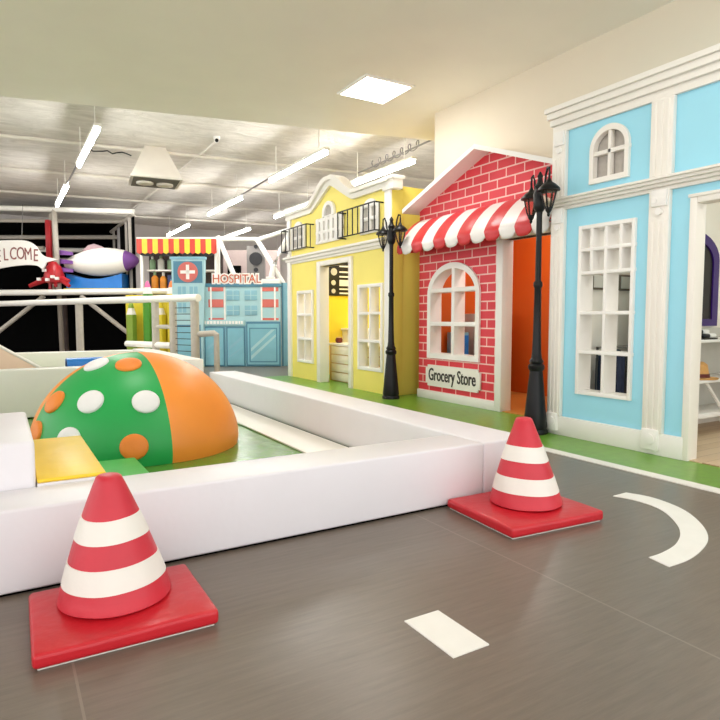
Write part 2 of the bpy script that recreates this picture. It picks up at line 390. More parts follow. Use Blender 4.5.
# duct diffuser
t = thing('air_duct', (2.71, 12.38, 4.4), 'square white funnel-shaped air duct hanging from the ceiling', 'air duct')
def frustum(bm, c0, h0, z0, c1, h1, z1, ang, mi=0, caps=(True, True)):
    ca, sa = math.cos(ang), math.sin(ang)
    def ring(c, h, z): return [bm.verts.new((c[0] + ca * a * h - sa * b * h, c[1] + sa * a * h + ca * b * h, z)) for a, b in ((-1, -1), (1, -1), (1, 1), (-1, 1))]
    r0 = ring(c0, h0, z0); r1 = ring(c1, h1, z1)
    for i in range(4):
        f = bm.faces.new((r0[i], r0[(i + 1) % 4], r1[(i + 1) % 4], r1[i])); f.material_index = mi
    if caps[0]: bm.faces.new(r0[::-1])
    if caps[1]: bm.faces.new(r1)
cc = (2.71, 12.38); ang = -0.12
bm = NB(); frustum(bm, cc, 0.46, 3.79, cc, 0.19, 4.4, ang); build('hood', bm, sheet_metal, t, smooth=0)
bm = NB(); frustum(bm, cc, 0.475, 3.75, cc, 0.475, 3.79, ang); build('rim', bm, sheet_metal, t, smooth=0)
bm = NB(); frustum(bm, cc, 0.42, 3.74, cc, 0.42, 3.75, ang); build('grille', bm, mat('grille_grey', '6B655C', 0.7), t, smooth=0)
for k in (-0.19, 0.19):
    bm = NB(); lathe(bm, [(0.16, 3.74), (0.16, 3.71), (0.09, 3.695), (0.05, 3.72)], cc[0] + k, cc[1], 18); build('nozzle', bm, sheet_metal, t)
# soffit panel lamp
t = thing('panel_light', (4.05, 6.4, 3.9), 'square lit panel set in the cream dropped ceiling', 'ceiling light')
build('frame', B(3.7, 4.4, 6.05, 6.75, 3.88, 3.9, 0.004), trim_white, t)
build('diffuser', B(3.74, 4.36, 6.09, 6.71, 3.872, 3.882), panel_mat, t)
def panel_lamp(x, y, parent):
    L = bpy.data.lights.new('panel_glow', 'AREA'); L.size = 0.6; L.energy = PANEL_POWER; L.color = (1, 0.985, 0.96)
    lo = bpy.data.objects.new('panel_glow', L); COL.objects.link(lo); lo.parent = parent; lo.location = (0, 0, -0.04)
panel_lamp(4.05, 6.4, t)
for (x, y, lab) in ((0.9, 5.2, 'lit ceiling panel over the foam pit'), (2.7, 1.6, 'lit ceiling panel over the curved road marking')):
    t = thing('panel_light', (x, y, 3.9), lab, 'ceiling light')
    build('frame', B(x - .35, x + .35, y - .35, y + .35, 3.88, 3.9, 0.004), trim_white, t)
    build('diffuser', B(x - .31, x + .31, y - .31, y + .31, 3.872, 3.882), panel_mat, t)
    panel_lamp(x, y, t)

# ------------------------------------------------------------------ foam pit
def foam(name, x0, x1, y0, y1, z0, z1, m, label, cat, bev=0.014, base=True):
    t = thing(name, ((x0 + x1) / 2, (y0 + y1) / 2, z0), label, cat)
    build('cover', B(x0, x1, y0, y1, z0 + (0.012 if base else 0), z1, bev, 4), m, t)
    if base: build('base', B(x0 + 0.02, x1 - 0.02, y0 + 0.02, y1 - 0.02, z0, z0 + 0.02), black_net, t)  # black strip put in as the shadow gap under the block
    return t
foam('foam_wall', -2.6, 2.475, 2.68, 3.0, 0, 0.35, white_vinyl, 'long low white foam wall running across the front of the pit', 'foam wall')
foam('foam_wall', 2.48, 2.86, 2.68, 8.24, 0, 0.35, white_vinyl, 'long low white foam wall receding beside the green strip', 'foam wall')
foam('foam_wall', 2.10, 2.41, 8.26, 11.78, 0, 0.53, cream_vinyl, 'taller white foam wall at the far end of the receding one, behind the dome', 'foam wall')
foam('foam_wall', -2.6, 1.35, 7.36, 7.62, 0.012, 0.545, shade_vinyl, 'white foam wall at the back left of the dome, coloured as shaded', 'foam wall')
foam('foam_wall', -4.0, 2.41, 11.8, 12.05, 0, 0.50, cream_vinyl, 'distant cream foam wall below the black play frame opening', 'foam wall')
struct('floor_pit', B(-2.6, 2.475, 3.005, 11.75, 0.0, 0.010), pit_green, label='green vinyl pit floor', cat='floor')
tag(build('floor_mat', B(2.06, 2.45, 3.03, 8.2, 0.0105, 0.03, 0.008), cream_vinyl), 'narrow white mat on the pit floor along the receding foam wall', 'mat')
# soft steps
foam('foam_block', -0.9, 0.112, 3.005, 4.0, 0.0105, 0.555, white_vinyl, 'tall white foam block at the left edge, top of the steps', 'foam block', 0.02)
t = thing('foam_step', (0.255, 3.5, 0.0105), 'yellow topped white foam step between white block and green step', 'foam step')
build('cover', B(0.116, 0.402, 3.005, 4.03, 0.0105, 0.36, 0.006), white_vinyl, t)
o = build('tread', B(0.116, 0.404, 3.004, 4.032, 0.36, 0.378, 0.008, 3), yellow_vinyl, t); o['label'] = 'yellow top pad'
t = thing('foam_step', (0.575, 3.5, 0.0105), 'lowest foam step, green, beside the spotted dome', 'foam step')
build('cover', B(0.407, 0.735, 3.005, 4.12, 0.0105, 0.185, 0.015, 3), green_vinyl, t)
# dome
t = thing('spotted_dome', (0.99, 5.36, 0.0105), 'large green and orange foam dome with white and orange spots', 'foam dome')
R0 = 0.848; C0 = Vector((0.99, 5.36, 0.0105))
for gi, (a0, mm) in enumerate(((-174, dome_green), (-84, dome_orange), (6, dome_green), (96, dome_orange))):
    bm = NB(); na, ne = 24, 20; grid = []
    for i in range(ne + 1):
        row = []
        for j in range(na + 1):
            el = math.radians(90 * i / ne); az = math.radians(a0 + 90 * j / na)
            s = j / na; puff = 1 - 0.012 * (abs(2 * s - 1) ** 6) * math.cos(el)
            tuck = 1 - 0.02 * max(0, 1 - i / 1.4)
            row.append(bm.verts.new(C0 + Vector((math.cos(az) * math.cos(el) * puff * tuck, math.sin(az) * math.cos(el) * puff * tuck, 0.945 * math.sin(el))) * R0))
        grid.append(row)
    for i in range(ne):
        for j in range(na): bm.faces.new((grid[i][j], grid[i][j + 1], grid[i + 1][j + 1], grid[i + 1][j]))
    bm.faces.new([grid[0][j] for j in range(na + 1)] + [bm.verts.new(C0)])
    bmesh.ops.remove_doubles(bm, verts=bm.verts[:], dist=1e-4)
    o = build('gore', bm, mm, t, smooth=60); o['label'] = 'green gore' if mm is dome_green else 'orange gore'
def spot(n, m, r=0.1):
    n = Vector(n).normalized(); u = n.cross(Vector((0, 0, 1))).normalized(); w = n.cross(u)
    bm = NB(); prof = [(1.0, -0.012), (1.0, 0.008), (0.96, 0.016), (0.85, 0.022), (0.5, 0.026)]; rings = []
    for f, h in prof:
        rg = []
        for k in range(28):
            a = 2 * math.pi * k / 28; ang = r * f / R0
            d = n * math.cos(ang) + (u * math.cos(a) + w * math.sin(a)) * math.sin(ang)
            q = d * (R0 + h); q.z *= 0.945; rg.append(bm.verts.new(C0 + q))
        rings.append(rg)
    for a, b in zip(rings, rings[1:]):
        for k in range(28): bm.faces.new((a[k], a[(k + 1) % 28], b[(k + 1) % 28], b[k]))
    bm.faces.new(rings[-1]); bm.faces.new(rings[0][::-1])
    o = build('spot', bm, m, t, smooth=40); o['label'] = 'white spot' if m is spot_white else 'orange spot'
for n, m in (((-0.402, -0.191, 0.895), spot_white), ((-0.152, -0.409, 0.9), spot_orange), ((-0.77, -0.30, 0.56), spot_orange), ((-0.512, -0.629, 0.585), spot_white),
             ((-0.084, -0.813, 0.576), spot_white), ((-0.93, -0.25, 0.27), spot_orange), ((-0.691, -0.662, 0.25), spot_white), ((-0.218, -0.955, 0.19), spot_orange)):
    spot(n, m)
# behind the low wall
bm = NB(); prism(bm, [(-1.4, 0.012), (0.62, 0.012), (0.62, 0.33), (-0.02, 0.76), (-1.4, 1.30)], 'y', 8.4, 9.1)
t = thing('foam_ramp', (-0.4, 8.7, 0.0105), 'peach foam ramp sloping down at the left edge behind the shaded white wall', 'foam ramp')
build('cover', bm, peach_vinyl, t, smooth=0)
bm = NB(); tube(bm, [(0.63, 8.4, 0.335), (-0.02, 8.4, 0.765), (-1.4, 8.4, 1.305)], 0.018, 8); build('edge_highlight', bm, cream_vinyl, t)  # cream bar puts the bright highlight on the ramp's sloping edge
foam('foam_block', 0.66, 1.5, 8.0, 8.7, 0.0105, 0.449, cream_vinyl, 'low cream foam block under the blue roll behind the dome', 'foam block', 0.02, base=False)
t = thing('foam_roll', (0.8, 8.3, 0.43), 'small blue foam roll peeping out left of the dome', 'foam roll')
bm = NB(); tube(bm, [(0.69, 8.3, 0.525), (1.2, 8.35, 0.525)], 0.075, 20); build('cover', bm, blue_vinyl, t)
bm = NB(); tube(bm, [(0.683, 8.3, 0.525), (0.69, 8.3, 0.525)], 0.045, 16); build('end_cap', bm, navy, t)

# ------------------------------------------------------------------ foam traffic cones
def cone(cx, cy, px, py, sx, sy, prot, top, label, seed, lean):
    rnd = random.Random(seed)
    t = thing('traffic_cone', (px, py, 0), label, 'traffic cone', group='foam traffic cones')
    bm = B(-sx / 2, sx / 2, -sy / 2, sy / 2, 0.006, 0.060, 0.016, 3)
    bmesh.ops.subdivide_edges(bm, edges=bm.edges[:], cuts=3, use_grid_fill=True)
    for v in bm.verts: v.co.z += 0.004 * math.sin(9 * v.co.x + seed) * math.sin(8 * v.co.y) if v.co.z > 0.04 else 0
    bmesh.ops.transform(bm, matrix=Matrix.Translation((px, py, 0)) @ Matrix.Rotation(prot, 4, 'Z'), verts=bm.verts[:])
    build('base_pad', bm, red_vinyl, t, smooth=50)
    bm = B(-sx / 2 + 0.015, sx / 2 - 0.015, -sy / 2 + 0.015, sy / 2 - 0.015, 0.0, 0.012); bmesh.ops.transform(bm, matrix=Matrix.Translation((px, py, 0)) @ Matrix.Rotation(prot, 4, 'Z'), verts=bm.verts[:])
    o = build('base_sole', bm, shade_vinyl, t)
    Z0, Z1, RB, RT = 0.056, top, 0.205, 0.045
    def rad(z):
        f = (z - Z0) / (Z1 - Z0)
        return RB + (RT - RB) * f + 0.008 * math.sin(math.pi * f)
    def seg(z0, z1, grow=0.0, steps=8, top=False, bottom=False):
        b = NB(); n = 48; prof = []
        if bottom: prof += [(0.15, Z0 + 0.001), (0.185, Z0 + 0.003), (0.2, Z0 + 0.014)]
        zs = z0 + (0.03 if bottom else 0)
        for i in range(steps + 1):
            z = zs + (z1 - zs) * i / steps; prof.append((rad(z) + grow, z))
        if top: prof += [(RT - 0.008, Z1 + 0.006), (RT - 0.02, Z1 + 0.009)]
        lathe(b, prof, 0, 0, n)
        for v in b.verts:
            a = math.atan2(v.co.y, v.co.x); q = 1 + 0.006 * math.sin(3 * a + seed) * math.cos(14 * v.co.z + seed) + 0.004 * math.sin(7 * a + 20 * v.co.z)
            v.co.x *= q; v.co.y *= q
            v.co.z += 0.004 * math.sin(2 * a + seed) if 0.1 < v.co.z < 0.5 else 0
            v.co.x += lean[0] * (v.co.z - Z0); v.co.y += lean[1] * (v.co.z - Z0)
            v.co.x += cx; v.co.y += cy
        return b
    o = build('cone_body', seg(Z0, Z1, 0, 30, True, True), pink_red_vinyl, t, smooth=60); o['label'] = 'red cone'
    for z0, z1 in [(Z0 + (Z1 - Z0) * a, Z0 + (Z1 - Z0) * b) for a, b in ((0.53, 0.70), (0.18, 0.355))]:
        o = build('band', seg(z0, z1, 0.0025, 6), cone_white, t, smooth=60); o['label'] = 'white band'
cone(2.522, 2.385, 2.475, 2.36, 0.635, 0.57, math.radians(-4.5), 0.535, 'foam traffic cone on a red pad touching the right end of the foam wall', 1, (-0.03, 0.02))
cone(0.338, 2.355, 0.345, 2.29, 0.59, 0.49, math.radians(-1), 0.515, 'nearest foam traffic cone on a red pad, lower left before the foam wall', 3, (-0.03, 0.0))

# ------------------------------------------------------------------ street lamps
def lift(bm, dz=0.055):
    for v in bm.verts:
        if v.co.z > 1.7: v.co.z += dz
    return bm
def street_lamp(x, y, label, turn=0.0):
    t = thing('street_lamp', (x, y, 0.003), label, 'street lamp', group='black street lamps')
    bm = NB(); lathe(bm, [(0.118, 0.003), (0.12, 0.03), (0.108, 0.05), (0.112, 0.07), (0.098, 0.2), (0.075, 0.45), (0.06, 0.60), (0.06, 0.62)], x, y, 20); build('base', bm, black_iron, t)
    bm = NB(); lathe(bm, [(0.062, 0.60), (0.075, 0.62), (0.077, 0.65), (0.06, 0.67), (0.068, 0.69), (0.05, 0.72), (0.042, 0.78), (0.036, 1.0), (0.032, 1.38), (0.042, 1.40), (0.042, 1.43), (0.028, 1.45), (0.026, 2.0), (0.03, 2.04)], x, y, 18); build('pole', lift(bm), black_iron, t)
    bm = NB(); lathe(bm, [(0.03, 2.03), (0.05, 2.06), (0.058, 2.1), (0.058, 2.2), (0.04, 2.24), (0.05, 2.27), (0.028, 2.3), (0.02, 2.34), (0.028, 2.36), (0.006, 2.40)], x, y, 18); build('finial', lift(bm), black_iron, t)
    for s in (-1, 1):
        ly = y + s * 0.205
        b2 = NB()
        arc = [(x, y + s * 0.04, 2.13), (x, y + s * 0.08, 2.16), (x, y + s * 0.11, 2.25), (x, y + s * 0.13, 2.34), (x, y + s * 0.165, 2.40), (x, y + s * 0.205, 2.39), (x, y + s * 0.21, 2.34), (x, y + s * 0.205, 2.29)]
        tube(b2, arc, 0.011, 8)
        tube(b2, [(x, y + s * 0.05, 2.2), (x, y + s * 0.12, 2.19), (x, ly - s * 0.02, 2.2)], 0.013, 8)
        build('arm', lift(b2), black_iron, t)
        b2 = NB(); lathe(b2, [(0.012, 2.30), (0.02, 2.28), (0.03, 2.26), (0.06, 2.24), (0.096, 2.205), (0.10, 2.185), (0.075, 2.18)], x, ly, 16)
        lan = build('lantern', lift(b2), black_iron, t)
        b2 = NB()
        for k in range(4):
            a = math.pi / 4 + k * math.pi / 2
            tube(b2, [(x + 0.07 * math.cos(a), ly + 0.07 * math.sin(a), 2.19), (x + 0.04 * math.cos(a), ly + 0.04 * math.sin(a), 2.06), (x + 0.022 * math.cos(a), ly + 0.022 * math.sin(a), 2.02)], 0.008, 6)
        lathe(b2, [(0.03, 2.035), (0.028, 2.01), (0.012, 1.985), (0.014, 1.97), (0.004, 1.955)], x, ly, 12)
        build('cage', lift(b2), black_iron, lan)
        b2 = NB(); lathe(b2, [(0.062, 2.185), (0.034, 2.06), (0.02, 2.04)], x, ly, 12); build('glass', lift(b2), lamp_glass, lan)
    t.rotation_euler.z = turn
street_lamp(4.55, 6.78, 'black street lamp at the right corner of the yellow house')
street_lamp(4.355, 4.015, 'black street lamp between the brick grocery and the blue house', math.radians(-25))

# ------------------------------------------------------------------ lattice window helper (facades looking to -X)
def lattice(name, parent, x0, x1, y0, y1, z0, z1, ycuts, zcuts, bar=0.03, fr=0.04, m=trim_white, label=None):
    bm = NB()
    box(bm, x0, x1, y0, y0 + fr, z0, z1, 0.004); box(bm, x0, x1, y1 - fr, y1, z0, z1, 0.004)
    box(bm, x0, x1, y0 + fr, y1 - fr, z0, z0 + fr, 0.004); box(bm, x0, x1, y0 + fr, y1 - fr, z1 - fr, z1, 0.004)
    w = build(name, bm, m, parent, smooth=30)
    if label: w['label'] = label
    bb = NB()
    for yc, za, zb in ycuts: box(bb, x0 + 0.004, x1, yc - bar / 2, yc + bar / 2, za, zb, 0.003)
    for zc, ya, yb in zcuts: box(bb, x0 + 0.002, x1, ya, yb, zc - bar / 2, zc + bar / 2, 0.003)
    build('glazing_bars', bb, m, w, smooth=30)
    return w

# ------------------------------------------------------------------ yellow house
X = 4.69
yh = thing('yellow_house', (X, 8.7, 0.003), 'yellow play house with white cornice, two black balconies and curved gable', 'play house')
def sc(t): return t * t * (3 - 2 * t)
def gable(base, peak, c=8.72, half=0.85, flat=0.2, mixf=0.0):
    pts = []
    for i in range(25):
        y = c - half + 2 * half * i / 24
        q = max(0, (abs(y - c) - flat) / (half - flat)); pts.append((y, base + (peak - base) * (sc(1 - q) * (1 - mixf) + (1 - q) * mixf) if q > 0 else peak))
    return pts
g_out = gable(3.03, 3.38, half=0.8, flat=0.13, mixf=0.35); g_in = gable(2.90, 3.24, half=0.72, flat=0.0, mixf=0.8)
wall = [(7.0, 0.003), (8.10, 0.003), (8.10, 1.97), (9.14, 1.97), (9.14, 0.003), (10.42, 0.003), (10.42, 2.93)] + [(y, z + 0.03) for y, z in g_in[::-1]] + [(7.0, 2.93)]
build('wall', plate(wall, [rect(9.40, 10.04, 0.31, 1.58), rect(7.19, 7.86, 0.33, 1.58)], X, X + 0.12), yellow_paint, yh, smooth=30)
# parapet moulding: two stepped bands following the gable
def bandpoly(lo, hi): return lo + hi[::-1]
bm = NB()
lo = [(6.98, 2.90)] + g_in + [(10.46, 2.90)]; hi = [(6.98, 3.03)] + g_out + [(10.46, 3.03)]
for i in range(len(lo) - 1): prism(bm, [lo[i], lo[i + 1], hi[i + 1], hi[i]], 'x', X - 0.05, X + 0.10)
mid = [(a[0], a[1] * 0.4 + b[1] * 0.6) for a, b in zip(lo, hi)]
for i in range(len(lo) - 1): prism(bm, [mid[i], mid[i + 1], hi[i + 1], hi[i]], 'x', X - 0.10, X - 0.05)
bmesh.ops.remove_doubles(bm, verts=bm.verts[:], dist=1e-5)
build('parapet', bm, trim_cream, yh, smooth=30)
bm = NB(); box(bm, X - 0.06, X + 0.1, 6.86, 7.14, 2.86, 3.03, 0.006); box(bm, X - 0.09, X + 0.12, 6.84, 7.16, 2.99, 3.04, 0.004); build('corner_cap', bm, trim_cream, yh)
bm = NB(); box(bm, X - 0.03, X, 6.98, 10.46, 2.09, 2.13, 0.004); box(bm, X - 0.06, X, 6.98, 10.47, 2.13, 2.18, 0.004); box(bm, X - 0.10, X, 6.97, 10.49, 2.18, 2.22, 0.004); build('cornice', bm, trim_cream, yh)
build('corner_post', B(X - 0.035, X + 0.02, 6.98, 7.12, 0.003, 2.90, 0.004), trim_white, yh)
build('corner_post', B(X - 0.035, X + 0.02, 10.30, 10.44, 0.003, 2.90, 0.004), trim_white, yh)
bm = NB(); box(bm, X - 0.04, X + 0.14, 9.10, 9.22, 0.003, 2.05, 0.004); box(bm, X - 0.04, X + 0.14, 8.04, 8.13, 0.003, 2.05, 0.004); box(bm, X - 0.04, X + 0.14, 8.13, 9.10, 1.97, 2.05, 0.004)
build('door_frame', bm, trim_cream, yh)
lattice('window', yh, X - 0.03, X + 0.13, 9.40, 10.04, 0.30, 1.59, [(9.72, .3, 1.58)], [(0.73, 9.42, 10.02), (1.16, 9.42, 10.02)], 0.04, 0.05, label='tall lattice window left of the doorway')
lattice('window', yh, X - 0.03, X + 0.13, 7.18, 7.87, 0.32, 1.60, [(7.52, .33, 1.58)], [(0.76, 7.2, 7.85), (1.17, 7.2, 7.85)], 0.04, 0.05, label='tall lattice window right of the doorway')
# upper centre window with round light
w = build('window', B(X - 0.015, X + 0.0, 8.33, 9.22, 2.36, 2.75), dim_grey, yh); w['label'] = 'wide upper window under the gable'
bm = NB()
for y in (8.31, 8.475, 8.64, 8.80, 8.96, 9.12): box(bm, X - 0.05, X - 0.012, y - 0.01, y + 0.09, 2.35, 2.76, 0.004)
for z in (2.34, 2.50, 2.70): box(bm, X - 0.045, X - 0.012, 8.30, 9.23, z, z + 0.05, 0.004)
build('glazing_bars', bm, trim_white, w)
bm = plate(arch(8.58, 8.98, 2.76, 2.82, 3.00), [arch(8.66, 8.90, 2.775, 2.82, 2.94)], X - 0.05, X - 0.005); build('fanlight', bm, trim_white, w)
build('fanlight_pane', plate(arch(8.66, 8.90, 2.775, 2.82, 2.94), [], X - 0.02, X - 0.002), dim_grey, w)
for y0, y1, lab in ((9.72, 10.22, 'narrow upper window behind the left balcony'), (7.30, 7.74, 'narrow upper window behind the right balcony')):
    w = build('window', B(X - 0.012, X, y0, y1, 2.34, 2.74), dim_grey, yh); w['label'] = lab
    bm = NB()
    for f in (0, .5, 1): box(bm, X - 0.04, X - 0.01, y0 + (y1 - y0) * f - 0.035, y0 + (y1 - y0) * f + 0.035, 2.33, 2.75, 0.003)
    for z in (2.33, 2.52, 2.71): box(bm, X - 0.036, X - 0.01, y0, y1, z, z + 0.05, 0.003)
    c = (y0 + y1) / 2; prism(bm, arch(c - .15, c + .15, 2.74, 2.75, 2.83), 'x', X - 0.03, X - 0.004)
    build('glazing_bars', bm, trim_white, w)
for y0, y1, z0, z1, lab in ((9.36, 10.40, 2.31, 2.70, 'left black wrought iron balcony'), (7.18, 8.24, 2.33, 2.72, 'right black wrought iron balcony')):
    bm = NB(); xb = X - 0.16
    for z in (z0, z1):
        tube(bm, [(X - 0.01, y0, z), (xb, y0, z), (xb, y1, z), (X - 0.01, y1, z)], 0.011, 6)
    b = build('balcony', bm, black_iron, yh); b['label'] = lab
    bm = NB(); n = 6 if y0 > 9 else 7
    for k in range(n + 1):
        y = y0 + (y1 - y0) * k / n; tube(bm, [(xb, y, z0), (xb, y, z1)], 0.009, 6)
    for y in (y0, y1): tube(bm, [(xb + 0.08, y, z0), (xb + 0.08, y, z1)], 0.008, 6)
    build('balusters', bm, black_iron, b)
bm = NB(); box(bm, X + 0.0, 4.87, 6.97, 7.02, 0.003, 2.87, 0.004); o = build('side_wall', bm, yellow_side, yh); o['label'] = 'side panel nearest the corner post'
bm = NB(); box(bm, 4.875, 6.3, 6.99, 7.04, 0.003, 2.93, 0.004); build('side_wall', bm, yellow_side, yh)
bm = NB(); box(bm, X + 0.12, 6.3, 10.30, 10.36, 0.003, 2.4); box(bm, 6.24, 6.3, 7.05, 10.30, 0.003, 2.4)
build('inner_wall', bm, yellow_deep, yh)
# things inside the yellow house
t = thing('menu_board', (5.7, 10.295, 1.55), 'black menu board with white pictures and lines on the yellow inner wall', 'menu board')
build('board', B(5.46, 6.12, 10.27, 10.299, 1.53, 2.16, 0.004), shoe_black, t)
bm = NB()
def disc(bm, x, y, z, r, th=0.004, n=14):
    prism(bm, [(x + r * math.cos(2 * math.pi * k / n), z + r * math.sin(2 * math.pi * k / n)) for k in range(n)], 'y', y - th, y)
disc(bm, 5.56, 10.27, 1.99, 0.07); disc(bm, 5.55, 10.27, 1.78, 0.05); disc(bm, 5.55, 10.27, 1.62, 0.045)
o = build('food_picture', bm, pale_grey, t)
bm = NB()
for z in (2.10, 1.99, 1.90, 1.66, 1.58): box(bm, 5.68, 6.05, 10.266, 10.271, z - 0.015, z + 0.015)
box(bm, 5.68, 5.98, 10.266, 10.271, 1.72, 1.84)
build('menu_lines', bm, sign_white, t)
t = thing('shop_counter', (5.25, 8.9, 0.003), 'low cream plank counter seen through the yellow doorway', 'counter')
build('body', B(5.0, 5.6, 8.2, 9.4, 0.003, 0.62), caramel, t)
bm = NB()
for k in range(4): box(bm, 4.978, 5.0, 8.22, 9.30, 0.02 + k * 0.152, 0.155 + k * 0.152, 0.006)
for k in range(4): box(bm, 5.02, 5.58, 8.178, 8.2, 0.02 + k * 0.152, 0.155 + k * 0.152, 0.006)
build('planks', bm, plank_cream, t)
build('worktop', B(4.97, 5.63, 8.17, 9.43, 0.62, 0.66, 0.008), trim_cream, t)
t = thing('shelf_unit', (6.0, 9.4, 0.003), 'cream cabinet behind the plank counter in the yellow house', 'cabinet')
build('body', B(5.75, 6.22, 8.0, 10.28, 0.003, 0.86, 0.006), trim_cream, t); build('top', B(5.72, 6.23, 7.98, 10.285, 0.86, 0.9, 0.006), trim_white, t)
t = thing('jar', (5.15, 9.33, 0.66), 'small brown pot on the left end of the plank counter', 'pot')
bm = NB(); lathe(bm, [(0.04, 0.66), (0.06, 0.68), (0.065, 0.72), (0.05, 0.75)], 5.15, 9.33, 14); build('body', bm, band_brown, t)
bm = NB(); lathe(bm, [(0.052, 0.75), (0.05, 0.76), (0.01, 0.77)], 5.15, 9.33, 14); build('lid', bm, tan_wood, t)

# ------------------------------------------------------------------ brick grocery
X = 5.005
rh = thing('brick_house', (X, 5.4, 0.003), 'red brick play grocery with white gable roof, arched window and striped awning', 'play house')
gz = lambda y: 3.05 - 0.365 * abs(y - 5.4)
wall = [(4.04, 0.003), (4.10, 0.003), (4.10, 2.0), (5.16, 2.0), (5.16, 0.003), (6.76, 0.003), (6.76, gz(6.76)), (5.4, 3.05), (4.04, gz(4.04))]
hole = arch(5.55, 6.50, 0.60, 1.40, 1.77, 20)
build('wall', plate(wall, [hole], X, X + 0.12), brick, rh, smooth=30)
wo = arch(5.51, 6.54, 0.56, 1.40, 1.81, 24); wi = arch(5.58, 6.47, 0.63, 1.40, 1.735, 24)
w = build('window', plate(wo, [wi], X - 0.03, X + 0.16), trim_white, rh, smooth=40); w['label'] = 'white arched window with six openings'
bm = NB(); box(bm, X - 0.02, X + 0.16, 5.985, 6.045, 0.62, 1.75, 0.004)
for z in (0.995, 1.435): box(bm, X - 0.022, X + 0.16, 5.56, 6.49, z, z + 0.055, 0.004)
build('glazing_bars', bm, trim_white, w)
c = 0.04
o = build('sign', plate([(5.48 + c, .185), (6.56 - c, .185), (6.56 - c, .185 + c), (6.56, .185 + c), (6.56, .47 - c), (6.56 - c, .47 - c), (6.56 - c, .47), (5.48 + c, .47), (5.48 + c, .47 - c), (5.48, .47 - c), (5.48, .185 + c), (5.48 + c, .185 + c)], [], X - 0.03, X - 0.002), sign_white, rh, smooth=0)
o['label'] = 'white Grocery Store sign'
build('lettering', text_bm('Grocery Store', 0.235, face_x(X - 0.034, 6.02, 0.335), 0.004, 0.68, 1.0, 0.002), ink, o, smooth=0)
build('skirting', B(X - 0.03, X, 5.2, 6.76, 0.003, 0.115, 0.005), trim_white, rh)
bm = NB(); box(bm, X - 0.035, X + 0.135, 5.12, 5.225, 0.003, 2.0, 0.006); box(bm, X - 0.04, X + 0.16, 4.06, 4.14, 0.003, 2.0, 0.006); box(bm, X - 0.05, X + 0.16, 4.06, 5.22, 2.0, 2.10, 0.006)
build('door_frame', bm, trim_white, rh)
# roof boards
bm = NB()
for s in (1, -1):
    ye = 5.4 + s * 1.44
    poly = [(5.4, 3.105), (ye, 3.105 - 0.365 * 1.44), (ye, 3.05 - 0.365 * 1.44), (5.4, 3.05)]
    prism(bm, poly, 'x', 4.765, 5.2)
build('roof', bm, trim_white, rh, smooth=0)
# awning
A0, A1 = 4.02, 6.74; ns = 12; sw = (A1 - 0.09 - A0) / 11.35
edges = [A1, 6.65]
while len(edges) < 13: edges.append(max(A0, edges[-1] - 0.2285))
bm = NB()
def awn_pt(s, y, bul):
    # s 0 at wall .. 1 at front lip
    a = s * math.pi / 2
    x = X - 0.005 - 0.385 * math.sin(a) * (0.55 + 0.45 * s) - bul * 0.012
    z = 2.43 - 0.36 * (1 - math.cos(a)) ** 0.85 - 0.02 * s
    return Vector((x, y, z))
for k in range(12):
    ya, yb = edges[k], edges[k + 1]; mi = 0 if k % 2 == 0 else 1; nx, ny = 8, 10
    g = []
    for i in range(ny + 1):
        g.append([bm.verts.new(awn_pt(i / ny, ya + (yb - ya) * j / nx, math.sin(math.pi * j / nx) * (i / ny))) for j in range(nx + 1)])
    for q in (1, 2, 3):
        row = []
        for j in range(nx + 1):
            f = j / nx; dep = (0.055 + 0.06 * math.sqrt(max(0, 1 - (2 * f - 1) ** 2))) if k else 0.1
            p = awn_pt(1, ya + (yb - ya) * f, math.sin(math.pi * f)); row.append(bm.verts.new(p + Vector((0.006 * q, 0, -dep * q / 3))))
        g.append(row)
    for a, b in zip(g, g[1:]):
        for j in range(nx):
            f = bm.faces.new((a[j], a[j + 1], b[j + 1], b[j])); f.material_index = mi
bmesh.ops.remove_doubles(bm, verts=bm.verts[:], dist=1e-5)
o = build('awning', bm, [awn_red, awn_white], rh, smooth=60); o['label'] = 'red and white striped scalloped awning'
md = o.modifiers.new('thick', 'SOLIDIFY'); md.thickness = 0.006
bm = NB(); pts = [awn_pt(i / 10, 6.735, 0) for i in range(11)]
prism(bm, [(p.x, p.z) for p in pts] + [(pts[-1].x, 1.97), (X - 0.06, 1.99), (X - 0.01, 2.1)], 'y', 6.73, 6.74)
build('awning_end', bm, awn_red, o)
bm = NB(); tube(bm, [(X - 0.33, 4.05, 2.06), (X - 0.33, 6.72, 2.06)], 0.012, 6)
for y in (4.08, 5.3, 6.7): tube(bm, [(X - 0.33, y, 2.06), (X - 0.01, y, 2.08)], 0.01, 6)
build('awning_frame', bm, steel, o)
bm = NB(); box(bm, X + 0.12, 6.55, 6.70, 6.76, 0.003, 2.6); box(bm, 6.5, 6.56, 4.04, 6.70, 0.003, 2.6)
build('inner_wall', bm, orange_paint, rh)
build('inner_floor', B(X + 0.0, 6.5, 4.06, 6.70, 0.003, 0.012), orange_floor, rh)
# things inside the grocery
t = thing('shop_shelf', (6.1, 5.6, 0.012), 'pale grey shelving seen through the right panes of the arched window', 'shelf')
bm = NB(); box(bm, 5.75, 6.15, 6.66, 6.695, 0.012, 1.16)
for x in (5.75, 6.12): box(bm, x, x + 0.03, 6.2, 6.66, 0.012, 1.16)
build('frame', bm, pale_grey, t)
for z in (0.3, 0.58, 0.86, 1.13): build('shelf_board', B(5.78, 6.12, 6.2, 6.66, z, z + 0.03), trim_white, t)
t = thing('blue_crate', (5.3, 6.5, 0.012), 'blue drinks cooler seen through the lower left pane of the arched window', 'cooler')
build('body', B(5.42, 5.62, 6.42, 6.66, 0.012, 0.9, 0.01), hosp_blue, t); build('door', B(5.44, 5.60, 6.40, 6.42, 0.06, 0.86, 0.006), blue_vinyl, t)

